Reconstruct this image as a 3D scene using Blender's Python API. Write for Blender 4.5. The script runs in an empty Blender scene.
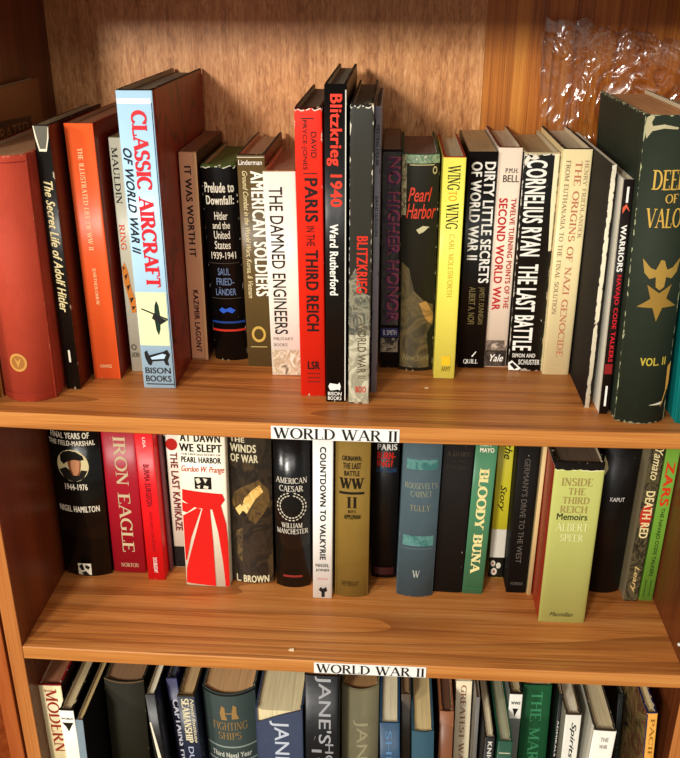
import bpy, bmesh, math, random
from mathutils import Matrix, Vector, noise as mnoise
C = bpy.context.scene.collection
random.seed(4)
CAM = dict(f=888.283, loc=(0.41545,-0.79609,0.40295), fw=(-0.052163,0.911884,-0.407120), right=(0.998233,0.059227,0.004758), up=(-0.028451,0.406153,0.913362))
S = 0.30580; DC = 0.31516; WC = 0.760; Z3 = -0.640

SAG1, SAG2, TB = .004, .002, .018
def sag(x, a): return a*(1-((x-WC/2)/(WC/2))**2)
# ------------------------------------------------------------------ colours and materials
def lin(h):
    h = h.lstrip('#'); v = [int(h[i:i+2],16)/255 for i in (0,2,4)]
    return tuple((c/12.92 if c <= .04045 else ((c+.055)/1.055)**2.4) for c in v)+(1,)
def newmat(name):
    m = bpy.data.materials.new(name); m.use_nodes = True; nt = m.node_tree; nt.nodes.clear()
    out = nt.nodes.new('ShaderNodeOutputMaterial'); bs = nt.nodes.new('ShaderNodeBsdfPrincipled')
    nt.links.new(bs.outputs[0], out.inputs[0]); return m, nt, bs
def N(nt, t, **k):
    n = nt.nodes.new(t)
    for a, v in k.items(): setattr(n, a, v)
    return n
def mth(nt, op, a, b=None, c=None, clamp=False):
    n = N(nt, 'ShaderNodeMath', operation=op); n.use_clamp = clamp
    for i, v in enumerate((a, b, c)):
        if v is None: continue
        if isinstance(v, (int, float)): n.inputs[i].default_value = v
        else: nt.links.new(v, n.inputs[i])
    return n.outputs[0]
def mixc(nt, fac, a, b, mode='MIX'):
    n = N(nt, 'ShaderNodeMix', data_type='RGBA', blend_type=mode)
    for s, v in ((0, fac), (6, a), (7, b)):
        if isinstance(v, (int, float)): n.inputs[s].default_value = v
        elif isinstance(v, tuple): n.inputs[s].default_value = v
        else: nt.links.new(v, n.inputs[s])
    return n.outputs[2]
def tex(nt, scale, detail=3, vec=(1,1,1), dist=0, src='Object', rough=.5):
    tc = N(nt, 'ShaderNodeTexCoord'); mp = N(nt, 'ShaderNodeMapping'); mp.inputs['Scale'].default_value = vec
    nt.links.new(tc.outputs[src], mp.inputs[0]); n = N(nt, 'ShaderNodeTexNoise')
    n.inputs['Scale'].default_value = scale; n.inputs['Detail'].default_value = detail
    n.inputs['Distortion'].default_value = dist; n.inputs['Roughness'].default_value = rough
    nt.links.new(mp.outputs[0], n.inputs['Vector']); return n.outputs[0]
def ramp(nt, fac, stops):
    r = N(nt, 'ShaderNodeValToRGB'); e = r.color_ramp.elements
    while len(e) < len(stops): e.new(.5)
    for i, (p_, c_) in enumerate(stops): e[i].position = p_; e[i].color = lin(c_)
    nt.links.new(fac, r.inputs[0]); return r.outputs[0]
def bump(nt, bs, h, strength, dist=.001):
    b = N(nt, 'ShaderNodeBump'); b.inputs['Strength'].default_value = strength; b.inputs['Distance'].default_value = dist
    nt.links.new(h, b.inputs['Height']); nt.links.new(b.outputs[0], bs.inputs['Normal'])
_cache = {}
def flat(col, rough=.45):
    k = ('flat', col, rough)
    if k not in _cache:
        m, nt, bs = newmat('print_ink'); bs.inputs['Roughness'].default_value = rough
        bs.inputs['Specular IOR Level'].default_value = .3
        n = tex(nt, 320, 2); nt.links.new(mixc(nt, mth(nt, 'MULTIPLY', n, .22), lin(col), (lin(col)[0]*.62, lin(col)[1]*.62, lin(col)[2]*.62, 1)), bs.inputs['Base Color'])
        _cache[k] = m
    return _cache[k]
def artmat(cols, scale):
    k = ('art', tuple(cols), scale)
    if k not in _cache:
        m, nt, bs = newmat('printed_picture'); bs.inputs['Roughness'].default_value = .4
        n = tex(nt, scale, 5, (1, 1, .7), 1.2, rough=.62)
        st = [(.34+.32*i/(len(cols)-1), c) for i, c in enumerate(cols)]
        nt.links.new(ramp(nt, n, st), bs.inputs['Base Color']); _cache[k] = m
    return _cache[k]
def covermat(col, t, H, wear, wearc, cloth, gloss, kind='spine'):
    k = ('cov', col, t, H, wear, wearc, cloth, gloss)
    if k in _cache: return _cache[k]
    m, nt, bs = newmat('book_cloth' if cloth else 'book_cover_paper')
    uv = N(nt, 'ShaderNodeUVMap', uv_map='edge'); sp = N(nt, 'ShaderNodeSeparateXYZ'); nt.links.new(uv.outputs[0], sp.inputs[0])
    u, v = sp.outputs[0], sp.outputs[1]
    du = mth(nt, 'MULTIPLY', mth(nt, 'MINIMUM', mth(nt, 'ABSOLUTE', u), mth(nt, 'ABSOLUTE', mth(nt, 'SUBTRACT', u, 1))), t/.0022)
    dv = mth(nt, 'MULTIPLY', mth(nt, 'MINIMUM', v, mth(nt, 'SUBTRACT', H, v)), 1/.004)
    e = mth(nt, 'SUBTRACT', 1, mth(nt, 'MINIMUM', du, dv), clamp=True)
    n = tex(nt, 170, 4, (1, 1, .55), .4)
    s = mth(nt, 'ADD', n, mth(nt, 'MULTIPLY', e, wear*.58))
    mr = N(nt, 'ShaderNodeMapRange'); mr.inputs[1].default_value = .75; mr.inputs[2].default_value = .79; nt.links.new(s, mr.inputs[0])
    c = lin(col); dk = tuple(x*(.6 if cloth else .78) for x in c[:3])+(1,)
    big = tex(nt, 35 if cloth else 14, 5, (1, 1, .8), .5, rough=.65)
    base = mixc(nt, mth(nt, 'MULTIPLY', big, .75 if cloth else .45), tuple(min(1, x*1.12) for x in c[:3])+(1,), dk)
    nt.links.new(mixc(nt, mr.outputs[0], base, lin(wearc)), bs.inputs['Base Color'])
    bs.inputs['Roughness'].default_value = .62 if cloth else (gloss or .36)
    bs.inputs['Specular IOR Level'].default_value = .12 if cloth else .32
    h = tex(nt, 900 if cloth else 60, 3 if cloth else 2)
    bump(nt, bs, h, .35 if cloth else .12, .0006 if cloth else .002)
    _cache[k] = m; return m
def pagemat(col):
    k = ('page', col)
    if k not in _cache:
        m, nt, bs = newmat('page_edges'); bs.inputs['Roughness'].default_value = .85
        n = tex(nt, 1, 3, (900, 12, 12), .2); n2 = tex(nt, 40, 3)
        c = lin(col)
        a = mixc(nt, ramp(nt, n, [(.3, '#000000'), (.65, '#ffffff')]), tuple(x*.74 for x in c[:3])+(1,), tuple(min(1, x*1.2) for x in c[:3])+(1,))
        nt.links.new(mixc(nt, mth(nt, 'MULTIPLY', n2, .3), a, tuple(x*.6 for x in c[:3])+(1,)), bs.inputs['Base Color'])
        bump(nt, bs, n, .3, .0006); _cache[k] = m
    return _cache[k]
def wood(name, dark, mid, light, axis, across=26, pore=.35, mott=0, rough=.38, spec=.4, warp=.6, lines=0):
    m, nt, bs = newmat(name)
    def vec(al, ac): return tuple(al if i == axis else ac for i in range(3))
    n1 = tex(nt, 1, 4, vec(1.3, across), warp, rough=.55)
    n2 = tex(nt, 1, 4, vec(7, across*9), .3, rough=.6)
    f = mth(nt, 'ADD', mth(nt, 'MULTIPLY', n1, .58), mth(nt, 'MULTIPLY', n2, .42))
    if mott:
        n3 = tex(nt, 1, 3, vec(60, 260), 1.1, rough=.6)
        f = mth(nt, 'ADD', mth(nt, 'MULTIPLY', f, 1-mott), mth(nt, 'MULTIPLY', n3, mott))
    col = ramp(nt, f, [(.34, dark), (.5, mid), (.66, light)])
    if lines:
        tc = N(nt, 'ShaderNodeTexCoord'); mp = N(nt, 'ShaderNodeMapping'); mp.inputs['Scale'].default_value = vec(.5, 6.5); nt.links.new(tc.outputs['Object'], mp.inputs[0])
        nz_ = N(nt, 'ShaderNodeTexNoise'); nz_.inputs['Scale'].default_value = 1; nz_.inputs['Detail'].default_value = 1.5; nt.links.new(mp.outputs[0], nz_.inputs['Vector'])
        fr = mth(nt, 'FRACT', mth(nt, 'MULTIPLY', nz_.outputs[0], 17))
        col = mixc(nt, mth(nt, 'MULTIPLY', mth(nt, 'POWER', fr, 3), lines), col, tuple(x*.8 for x in lin(dark)[:3])+(1,))
    po = tex(nt, 1, 2, vec(16, across*26), .1)
    mr = N(nt, 'ShaderNodeMapRange'); mr.inputs[1].default_value = .60; mr.inputs[2].default_value = .72; mr.inputs[4].default_value = pore; nt.links.new(po, mr.inputs[0])
    nt.links.new(mixc(nt, mr.outputs[0], col, lin(dark)), bs.inputs['Base Color'])
    bs.inputs['Roughness'].default_value = rough; bs.inputs['Specular IOR Level'].default_value = spec
    bump(nt, bs, f, .25 if not mott else .5, .0015)
    return m
# ------------------------------------------------------------------ objects
def link(name, me, parent=None):
    o = bpy.data.objects.new(name, me); C.objects.link(o)
    if parent: o.parent = parent
    return o
def obj(name, bm, mats, parent=None, smooth=False):
    me = bpy.data.meshes.new(name); bm.normal_update(); bm.to_mesh(me); bm.free()
    for m in (mats if isinstance(mats, (list, tuple)) else [mats]): me.materials.append(m)
    if smooth:
        for p_ in me.polygons: p_.use_smooth = True
    return link(name, me, parent)
def box(bm, x0, x1, y0, y1, z0, z1, bev=0, mi=0):
    v = [bm.verts.new((x, y, z)) for z in (z0, z1) for y in (y0, y1) for x in (x0, x1)]
    fs = [bm.faces.new([v[i] for i in q]) for q in ((0,2,3,1),(4,5,7,6),(0,1,5,4),(2,6,7,3),(0,4,6,2),(1,3,7,5))]
    for f in fs: f.material_index = mi
    if bev:
        ed = list({e for f in fs for e in f.edges}); bmesh.ops.bevel(bm, geom=ed, offset=bev, segments=2, affect='EDGES', profile=.5)
    return fs
def tag(o, label, cat, group=None):
    o['label'] = label; o['category'] = cat
    if group: o['group'] = group
    return o
# ------------------------------------------------------------------ lettering
# roman capitals drawn as strokes: K thick, t thin, c curve whose weight follows its direction
def arc(cx, cy, rx, ry, a0, a1, n=14):
    return [(cx+rx*math.cos(math.radians(a0+(a1-a0)*i/n)), cy+ry*math.sin(math.radians(a0+(a1-a0)*i/n))) for i in range(n+1)]
def G():
    g = {}
    g['A'] = (.78, [('t',[(.06,0),(.38,1)]),('K',[(.38,1),(.72,0)]),('t',[(.18,.36),(.58,.36)])], [(.06,0),(.72,0)])
    g['B'] = (.66, [('K',[(.14,0),(.14,1)]),('c',[(.14,.97)]+arc(.36,.76,.2,.21,90,-90)+[(.14,.53)]),('c',[(.14,.53)]+arc(.36,.275,.24,.25,90,-90)+[(.14,.02)])], [(.08,0),(.08,1)])
    g['C'] = (.76, [('c',arc(.42,.5,.36,.48,45,315,20)),('t',[(.69,.72),(.69,.98)])], [])
    g['D'] = (.78, [('K',[(.14,0),(.14,1)]),('c',[(.14,.97)]+arc(.3,.5,.40,.47,90,-90,18)+[(.14,.03)])], [(.08,0),(.08,1)])
    g['E'] = (.62, [('K',[(.14,0),(.14,1)]),('t',[(.14,.98),(.56,.98),(.56,.8)]),('t',[(.14,.52),(.44,.52)]),('t',[(.14,.02),(.58,.02),(.58,.22)])], [(.08,0),(.08,1)])
    g['F'] = (.58, [('K',[(.14,0),(.14,1)]),('t',[(.14,.98),(.55,.98),(.55,.8)]),('t',[(.14,.52),(.44,.52)])], [(.14,0),(.08,1)])
    g['G'] = (.78, [('c',arc(.42,.5,.36,.48,45,300,20)),('K',[(.64,.04),(.64,.42)]),('t',[(.69,.74),(.69,.98)])], [(.64,.42)])
    g['H'] = (.8, [('K',[(.14,0),(.14,1)]),('K',[(.66,0),(.66,1)]),('t',[(.14,.52),(.66,.52)])], [(.14,0),(.14,1),(.66,0),(.66,1)])
    g['I'] = (.3, [('K',[(.15,0),(.15,1)])], [(.15,0),(.15,1)])
    g['J'] = (.44, [('K',[(.28,1),(.28,.15)]),('c',arc(.14,.15,.14,.15,0,-140,8))], [(.28,1)])
    g['K'] = (.74, [('K',[(.14,0),(.14,1)]),('t',[(.6,1),(.18,.45)]),('K',[(.3,.6),(.66,0)])], [(.14,0),(.14,1),(.6,1),(.66,0)])
    g['L'] = (.6, [('K',[(.14,0),(.14,1)]),('t',[(.14,.02),(.57,.02),(.57,.24)])], [(.08,0),(.14,1)])
    g['M'] = (.94, [('t',[(.12,0),(.12,1)]),('K',[(.14,1),(.47,.05)]),('t',[(.47,.05),(.80,1)]),('K',[(.80,0),(.80,1)])], [(.12,0),(.80,0),(.1,1),(.84,1)])
    g['N'] = (.8, [('t',[(.12,0),(.12,1)]),('K',[(.12,1),(.66,.02)]),('t',[(.66,0),(.66,1)])], [(.12,0),(.08,1),(.66,1)])
    g['O'] = (.84, [('c',arc(.42,.5,.36,.48,0,360,26))], [])
    g['P'] = (.62, [('K',[(.14,0),(.14,1)]),('c',[(.14,.97)]+arc(.34,.74,.22,.23,90,-90)+[(.14,.51)])], [(.14,0),(.08,1)])
    g['Q'] = (.84, [('c',arc(.42,.5,.36,.48,0,360,26)),('K',[(.46,.16),(.76,-.12)])], [])
    g['R'] = (.74, [('K',[(.14,0),(.14,1)]),('c',[(.14,.97)]+arc(.34,.75,.22,.22,90,-90)+[(.14,.53)]),('K',[(.34,.53),(.66,0)])], [(.14,0),(.08,1),(.68,0)])
    g['S'] = (.56, [('c',arc(.28,.74,.2,.24,40,270,14)+arc(.28,.26,.22,.24,90,-140,14)),('t',[(.46,.78),(.46,.98)]),('t',[(.07,.02),(.07,.24)])], [])
    g['T'] = (.68, [('K',[(.34,0),(.34,1)]),('t',[(.05,.8),(.05,.98),(.63,.98),(.63,.8)])], [(.34,0)])
    g['U'] = (.78, [('K',[(.14,1),(.14,.3)]),('c',arc(.39,.3,.25,.28,180,360,12)),('t',[(.64,.3),(.64,1)])], [(.14,1),(.64,1)])
    g['V'] = (.76, [('K',[(.06,1),(.38,0)]),('t',[(.38,0),(.7,1)])], [(.06,1),(.7,1)])
    g['W'] = (1.1, [('K',[(.06,1),(.32,0)]),('t',[(.32,0),(.54,.92)]),('K',[(.5,1),(.76,0)]),('t',[(.76,0),(1.02,1)])], [(.06,1),(.52,1),(1.02,1)])
    g['X'] = (.74, [('K',[(.06,1),(.66,0)]),('t',[(.64,1),(.08,0)])], [(.06,1),(.64,1),(.08,0),(.66,0)])
    g['Y'] = (.74, [('K',[(.06,1),(.36,.46)]),('t',[(.36,.46),(.66,1)]),('K',[(.36,.46),(.36,0)])], [(.06,1),(.66,1),(.36,0)])
    g['Z'] = (.66, [('t',[(.08,.8),(.08,.98),(.58,.98)]),('K',[(.56,.98),(.08,.02)]),('t',[(.08,.02),(.6,.02),(.6,.22)])], [])
    g['.'] = (.24, [('K',[(.1,0),(.1,.09)])], []); g["'"] = (.2, [('K',[(.1,.98),(.1,.76)])], []); g['-'] = (.4, [('K',[(.06,.42),(.34,.42)])], [])
    g[':'] = (.24, [('K',[(.1,0),(.1,.09)]),('K',[(.1,.5),(.1,.59)])], []); g[' '] = (.38, [], [])
    return g
GL = G()
def pentext(s, bold=False):
    verts, faces = [], []; lays = []
    TK, th = (.125, .055) if bold else (.082, .034)
    def quad(ps, ly=0): i = len(verts); verts.extend(ps); faces.append(tuple(range(i, i+len(ps)))); lays.append(ly)
    x0 = 0
    for ch in s.upper():
        adv, st, sf = GL.get(ch, GL[' '])
        for kd, pts in st:
            L, Rr = [], []
            for i, q in enumerate(pts):
                a = pts[max(0, i-1)]; b_ = pts[min(len(pts)-1, i+1)]
                dx, dy = b_[0]-a[0], b_[1]-a[1]; l = math.hypot(dx, dy) or 1; dx /= l; dy /= l
                w = {'K': TK, 't': th}.get(kd, th+(TK-th)*abs(dy)**1.5)
                L.append((x0+q[0]-dy*w, q[1]+dx*w)); Rr.append((x0+q[0]+dy*w, q[1]-dx*w))
            for i in range(len(pts)-1): quad([L[i], Rr[i], Rr[i+1], L[i+1]], {'K': 0, 't': 1}.get(kd, 1.5))
        for sx, sy in sf:
            h = .05 if not bold else .085; w = .14 if not bold else .17
            y0 = sy if sy < .5 else sy-h
            quad([(x0+sx-w, y0), (x0+sx+w, y0), (x0+sx+w, y0+h), (x0+sx-w, y0+h)], 2)
        x0 += adv+.06
    return [(verts, [f_ for f_, q in zip(faces, lays) if q == k]) for k in (0, 1, 1.5, 2)]
TXT = {}
def prepare_texts(items):
    made = []
    for s, f in items:
        if (s, f) in TXT: continue
        if f in 'rR': TXT[(s, f)] = norm(pentext(s, f == 'R')); continue
        cu = bpy.data.curves.new('letters', 'FONT'); cu.body = s; cu.resolution_u = 3; cu.fill_mode = 'FRONT'
        if f in 'iI': cu.shear = .35
        cu.space_character = {'B': 1.09, 'C': 1.07, 'I': 1.07}.get(f, 1)
        o = bpy.data.objects.new('letters', cu); C.objects.link(o); made.append((s, f, o, cu)); TXT[(s, f)] = None
    bpy.context.view_layer.update(); dg = bpy.context.evaluated_depsgraph_get()
    for s, f, o, cu in made:
        me = bpy.data.meshes.new_from_object(o.evaluated_get(dg))
        vs = [(v.co.x, v.co.y) for v in me.vertices]; fs = [tuple(p_.vertices) for p_ in me.polygons]
        d = {'B': .034, 'C': .034, 'I': .026, 's': .009, 'i': .011}[f]; n0 = len(vs); V0, F0 = list(vs), list(fs)
        TXT[(s, f)] = norm([([(x+ax*d, y+ay*d) for x, y in V0], F0) for ax, ay in ((0, 0), (1, .35), (-1, .35), (1, -.35), (-1, -.35))])
        bpy.data.meshes.remove(me)
    for s, f, o, cu in made: bpy.data.objects.remove(o); bpy.data.curves.remove(cu)
def norm(sets):
    al = [v for vs, fs in sets for f_ in fs for v in (vs[i] for i in f_)]
    a = min(v[0] for v in al); b_ = max(v[0] for v in al); c_ = min(v[1] for v in al); d_ = max(v[1] for v in al); out = []
    for vs, fs in sets:
        use = sorted({i for f_ in fs for i in f_}); ix = {i: n for n, i in enumerate(use)}
        out.append(([((vs[i][0]-a)/(b_-a or 1), (vs[i][1]-c_)/(d_-c_ or 1)) for i in use], [tuple(ix[i] for i in f_) for f_ in fs]))
    return [q for q in out if q[1]]
BOOKS = [
 {'id': 'b0', 'sh': 1, 'label': 'tall brown book with a dim cover band against the left side panel', 'kind': 'hc', 'col': '#8a5526', 'pages': '#a07a50', 'cov': 'ISTRATED', 'x': 0.001, 'y': 0.035, 'z': 0.00033, 't': 0.00927, 'H': 0.30267, 'dep': 0.205, 'lean': 0.00479, 'dec': []},
 {'id': 'b2', 'sh': 1, 'label': 'wide worn red clothbound book with a faded round gold seal', 'kind': 'hc', 'col': '#b8452f', 'bulge': 0.25, 'pages': '#b9875a', 'wear': 0.35, 'wearc': '#c96a52', 'cloth': 1, 'x': 0.0109, 'y': 0.03955, 'z': -0.00078, 't': 0.05502, 'H': 0.25424, 'dep': 0.19, 'lean': 0.01121, 'dec': [('ell', '#a3682c', 0.45, 0.04443, 0.17, 0.01015), ('ring', '#c98f45', 0.45, 0.04443, 0.17, 0.01015, 0.75), ('poly', '#c98f45', [(0.38, 0.05008), (0.45, 0.03876), (0.52, 0.05008), (0.45, 0.04556)]), ('p', '#8f261c', 0.02, 0.98, 0.24851, 0.24739), ('p', '#8f261c', 0.02, 0.98, 0.00878, 0.00761)]},
 {'id': 'b3', 'sh': 1, 'label': 'thin black book with cream slanted lettering and a grey shield at its head', 'kind': 'jk', 'col': '#14110d', 'wear': 0.25, 'wearc': '#c8bda0', 'board': '#241914', 'sidecol': '#4a1c12', 'pages': '#5b4a35', 'x': 0.06921, 'y': 0.06339, 'z': -0.00144, 't': 0.01519, 'H': 0.27854, 'dep': 0.165, 'lean': 0.00075, 'dec': [('poly', '#5f5b4c', [(-0.02, 0.27765), (1.0, 0.27765), (0.86, 0.26639), (0.7, 0.25501), (0.22, 0.25501), (0.1, 0.26639)]), ('poly', '#e9dfc4', [(-0.02, 0.27765), (0.06, 0.27765), (0.18, 0.26639), (0.3, 0.25597), (0.68, 0.25597), (0.86, 0.26639), (0.95, 0.27671), (1.0, 0.27671), (0.94, 0.26639), (0.72, 0.25358), (0.24, 0.25358), (0.08, 0.26545)]), ('v', 'The Secret Life of Adolf Hitler', 'I', '#f4e3a8', 0.24, 0.84, 0.22505, 0.08845), ('p', '#f3ead0', 0.42, 0.56, 0.04551, 0.03162)]},
 {'id': 'b4', 'sh': 1, 'label': 'slim olive-brown book squeezed between the black and the orange spines', 'kind': 'hc', 'col': '#5a4a28', 'pages': '#6d5c35', 'x': 0.08564, 'y': 0.115, 'z': -0.00147, 't': 0.003, 'H': 0.23747, 'dep': 0.17, 'lean': -0.00238, 'dec': []},
 {'id': 'b5', 'sh': 1, 'label': 'bright orange hardcover with tiny pale lettering down its spine', 'kind': 'hc', 'col': '#f0602c', 'sidecol': '#8a2a16', 'pages': '#a56b42', 'wear': 0.12, 'wearc': '#ffb070', 'x': 0.08992, 'y': 0.09453, 'z': -0.00189, 't': 0.02951, 'H': 0.27641, 'dep': 0.175, 'lean': -0.00561, 'dec': [('v', 'THE ILLUSTRATED LIFE OF WW II', 'r', '#f7d9a0', 0.38, 0.56, 0.25259, 0.14747), ('v', 'BARTHOLOMEW', 'r', '#f7d9a0', 0.42, 0.54, 0.12786, 0.08648), ('h', 'CHANCE', 's', '#f7c890', 0.28, 0.72, 0.01734, 0.01372)]},
 {'id': 'b6', 'sh': 1, 'label': 'pale grey-green book with a striped tiger drawing, half behind the light blue one', 'kind': 'jk', 'col': '#c6c4ae', 'pages': '#d8c9a0', 'board': '#6f6b52', 'x': 0.1258, 'y': 0.118, 'z': -0.00235, 't': 0.01996, 'H': 0.26064, 'dep': 0.16, 'lean': -0.00483, 'dec': [('v', 'MAULDIN', 'r', '#222019', 0.1, 0.42, 0.25062, 0.19178), ('v', 'RING', 'r', '#e8541e', 0.1, 0.4, 0.1704, 0.14199), ('poly', '#d9822c', [(0.02, 0.12192), (0.2, 0.12865), (0.35, 0.11741), (0.45, 0.09691), (0.62, 0.08537), (0.6, 0.07137), (0.35, 0.07019), (0.22, 0.09), (0.08, 0.10378)]), ('poly', '#2a1a10', [(0.05, 0.12416), (0.2, 0.12192), (0.1, 0.11966)]), ('poly', '#2a1a10', [(0.12, 0.11288), (0.33, 0.11628), (0.2, 0.10834)]), ('poly', '#2a1a10', [(0.2, 0.10149), (0.42, 0.10378), (0.25, 0.09576)]), ('poly', '#2a1a10', [(0.3, 0.08768), (0.55, 0.08884), (0.35, 0.08188)]), ('poly', '#2a1a10', [(0.38, 0.07839), (0.6, 0.07839), (0.4, 0.07371)]), ('h', 'LION', 's', '#5a5648', 0.1, 0.5, 0.0235, 0.01739), ('ring', '#5a5648', 0.25, 0.02959, 0.15, 0.00364, 0.6)]},
 {'id': 'b7', 'sh': 1, 'label': 'large light blue hardcover with big red lettering and a yellow aeroplane panel', 'kind': 'jk', 'col': '#aed3ea', 'sidecol': '#6e241a', 'pages': '#7b6b52', 'board': '#15130f', 'art': ('#3a140f', '#8a2a1c', '#5a4030'), 'wear': 0.1, 'x': 0.15059, 'y': 0.07627, 'z': -0.00279, 't': 0.03557, 'H': 0.312, 'dep': 0.232, 'lean': -0.00414, 'dec': [('v', 'CLASSIC AIRCRAFT', 'R', '#d8202a', 0.36, 0.8, 0.29331, 0.11519), ('v', 'OF WORLD WAR II', 'I', '#131518', 0.06, 0.3, 0.25746, 0.15066), ('p', '#eef0b8', 0.02, 0.92, 0.10972, 0.05006), ('poly', '#12301f', [(0.52, 0.08084), (0.56, 0.09537), (0.62, 0.10091), (0.68, 0.09537), (0.71, 0.08196), (0.68, 0.0684), (0.62, 0.06156), (0.56, 0.06726)]), ('poly', '#1a1a1a', [(0.14, 0.09092), (0.17, 0.09203), (0.92, 0.08084), (0.92, 0.07859)]), ('poly', '#1a1a1a', [(0.45, 0.08084), (0.5, 0.08533), (0.9, 0.07859), (0.7, 0.07407)]), ('poly', '#151515', [(0.12, 0.04195), (0.2, 0.04427), (0.25, 0.03845), (0.7, 0.04311), (0.82, 0.04543), (0.9, 0.03962), (0.82, 0.03261), (0.85, 0.02673), (0.75, 0.02791), (0.7, 0.03261), (0.35, 0.03144), (0.3, 0.02673), (0.22, 0.02791), (0.14, 0.03495)]), ('poly', '#bcd8ea', [(0.3, 0.03612), (0.68, 0.04079), (0.78, 0.03962), (0.72, 0.03495), (0.34, 0.03378)]), ('h', 'BISON', 's', '#151515', 0.1, 0.88, 0.02437, 0.01727), ('h', 'BOOKS', 's', '#151515', 0.1, 0.88, 0.01489, 0.00773), ('p', '#151515', 0.1, 0.95, 0.00533, 0.00413), ('p', '#111111', 0.955, 1.0, 0.29978, 0.00173), ('p', '#eef3f5', 0, 0.95, 0.30392, 0.29886)]},
 {'id': 'b8', 'sh': 1, 'label': 'tan book with dark hand-cut lettering right of the light blue one', 'kind': 'pb', 'col': '#dfac7a', 'sidecol': '#3f2418', 'pages': '#94694a', 'wear': 0.3, 'wearc': '#e6c59a', 'x': 0.1868, 'y': 0.15642, 'z': -0.00304, 't': 0.0192, 'H': 0.24062, 'dep': 0.15, 'lean': 1e-05, 'dec': [('p', '#e2aa80', 0.02, 0.8, 0.2396, 0.00263), ('v', 'IT WAS WORTH IT', 'B', '#2c1a14', 0.28, 0.66, 0.22588, 0.12513), ('v', 'KAZIMIR LAGONT', 'B', '#4a1c22', 0.32, 0.64, 0.08641, 0.01025), ('p', '#e2b781', 0.84, 1.0, 0.2396, 0.00136)]},
 {'id': 'b9', 'sh': 1, 'label': 'black jacketed book with green page tops and a thin red line near its foot', 'kind': 'jk', 'col': '#0e0c0b', 'bulge': 0.16, 'wear': 0.35, 'wearc': '#e8dcc0', 'board': '#4a5a28', 'pages': '#6c7a34', 'gloss': 0.25, 'ragged': 1, 'x': 0.21302, 'y': 0.16379, 'z': -0.00339, 't': 0.03836, 'H': 0.22701, 'dep': 0.14736, 'lean': -0.02066, 'dec': [('h', 'Prelude to', 'B', '#f3ead0', 0.08, 0.92, 0.20821, 0.19733), ('h', 'Downfall:', 'B', '#f3ead0', 0.1, 0.9, 0.19404, 0.18414), ('h', 'Hitler', 's', '#f3ead0', 0.32, 0.7, 0.17638, 0.16744), ('h', 'and the', 's', '#f3ead0', 0.25, 0.75, 0.1652, 0.15732), ('h', 'United', 's', '#f3ead0', 0.27, 0.73, 0.15506, 0.14596), ('h', 'States', 's', '#f3ead0', 0.27, 0.73, 0.14368, 0.13451), ('h', '1939-1941', 's', '#f3ead0', 0.14, 0.86, 0.13105, 0.12294), ('p', '#4a3f33', 0.06, 0.94, 0.11828, 0.11758), ('h', 'SAUL', 's', '#6f83a8', 0.3, 0.66, 0.11243, 0.1042), ('h', 'FRIED-', 's', '#6f83a8', 0.24, 0.76, 0.10066, 0.09235), ('h', 'LÄNDER', 's', '#6f83a8', 0.2, 0.8, 0.08996, 0.08038), ('p', '#4a3f33', 0.06, 0.94, 0.07676, 0.07604), ('poly', '#2a5fd0', [(0.25, 0.06221), (0.35, 0.06586), (0.45, 0.06343), (0.6, 0.06586), (0.75, 0.06221), (0.65, 0.05854), (0.5, 0.06099), (0.38, 0.05854)]), ('p', '#1c3f8a', 0.0, 1, 0.04871, 0.04624), ('p', '#d03020', 0.0, 1, 0.03881, 0.03632)]},
 {'id': 'b10', 'sh': 1, 'label': 'olive-brown book with bold white lettering and a gold ring near its foot', 'kind': 'jk', 'col': '#5f4d2c', 'sidecol': '#6b5236', 'pages': '#b08a62', 'x': 0.25497, 'y': 0.146, 'z': -0.00367, 't': 0.02973, 'H': 0.24151, 'dep': 0.152, 'lean': -0.01542, 'dec': [('h', 'Linderman', 's', '#f6f2e6', 0.06, 0.9, 0.23584, 0.23062), ('p', '#e8e0c8', 0, 1, 0.23895, 0.23822), ('v', 'AMERICAN SOLDIERS', 'B', '#f6f2e6', 0.46, 0.96, 0.22434, 0.08518), ('v', 'Ground Combat in the World Wars, Korea, & Vietnam', 'i', '#e0cf9c', 0.14, 0.36, 0.22434, 0.08282), ('ring', '#c9a24a', 0.48, 0.0395, 0.27, 0.00976, 0.68), ('p', '#b09a5a', 0.15, 0.78, 0.02472, 0.02348)]},
 {'id': 'b11', 'sh': 1, 'label': 'white-spined book with tall thin black lettering and a stained foot', 'kind': 'jk', 'col': '#f2ecdc', 'sidecol': '#b99a70', 'pages': '#9b7250', 'board': '#a0714a', 'wear': 0.2, 'wearc': '#c8b48c', 'x': 0.28606, 'y': 0.12258, 'z': -0.00383, 't': 0.03408, 'H': 0.22949, 'dep': 0.15, 'lean': -0.01904, 'dec': [('v', 'THE DAMNED ENGINEERS', 's', '#1a1713', 0.16, 0.58, 0.21303, 0.0496), ('h', 'MILITARY', 's', '#9a938a', 0.1, 0.75, 0.04602, 0.04243), ('h', 'BOOKS', 's', '#9a938a', 0.1, 0.55, 0.03883, 0.03522), ('art', ['#e8e0cc', '#a8906c', '#dccfb4', '#6f5b44'], 90, 0, 1, 0.03038, 0.00098)]},
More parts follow.
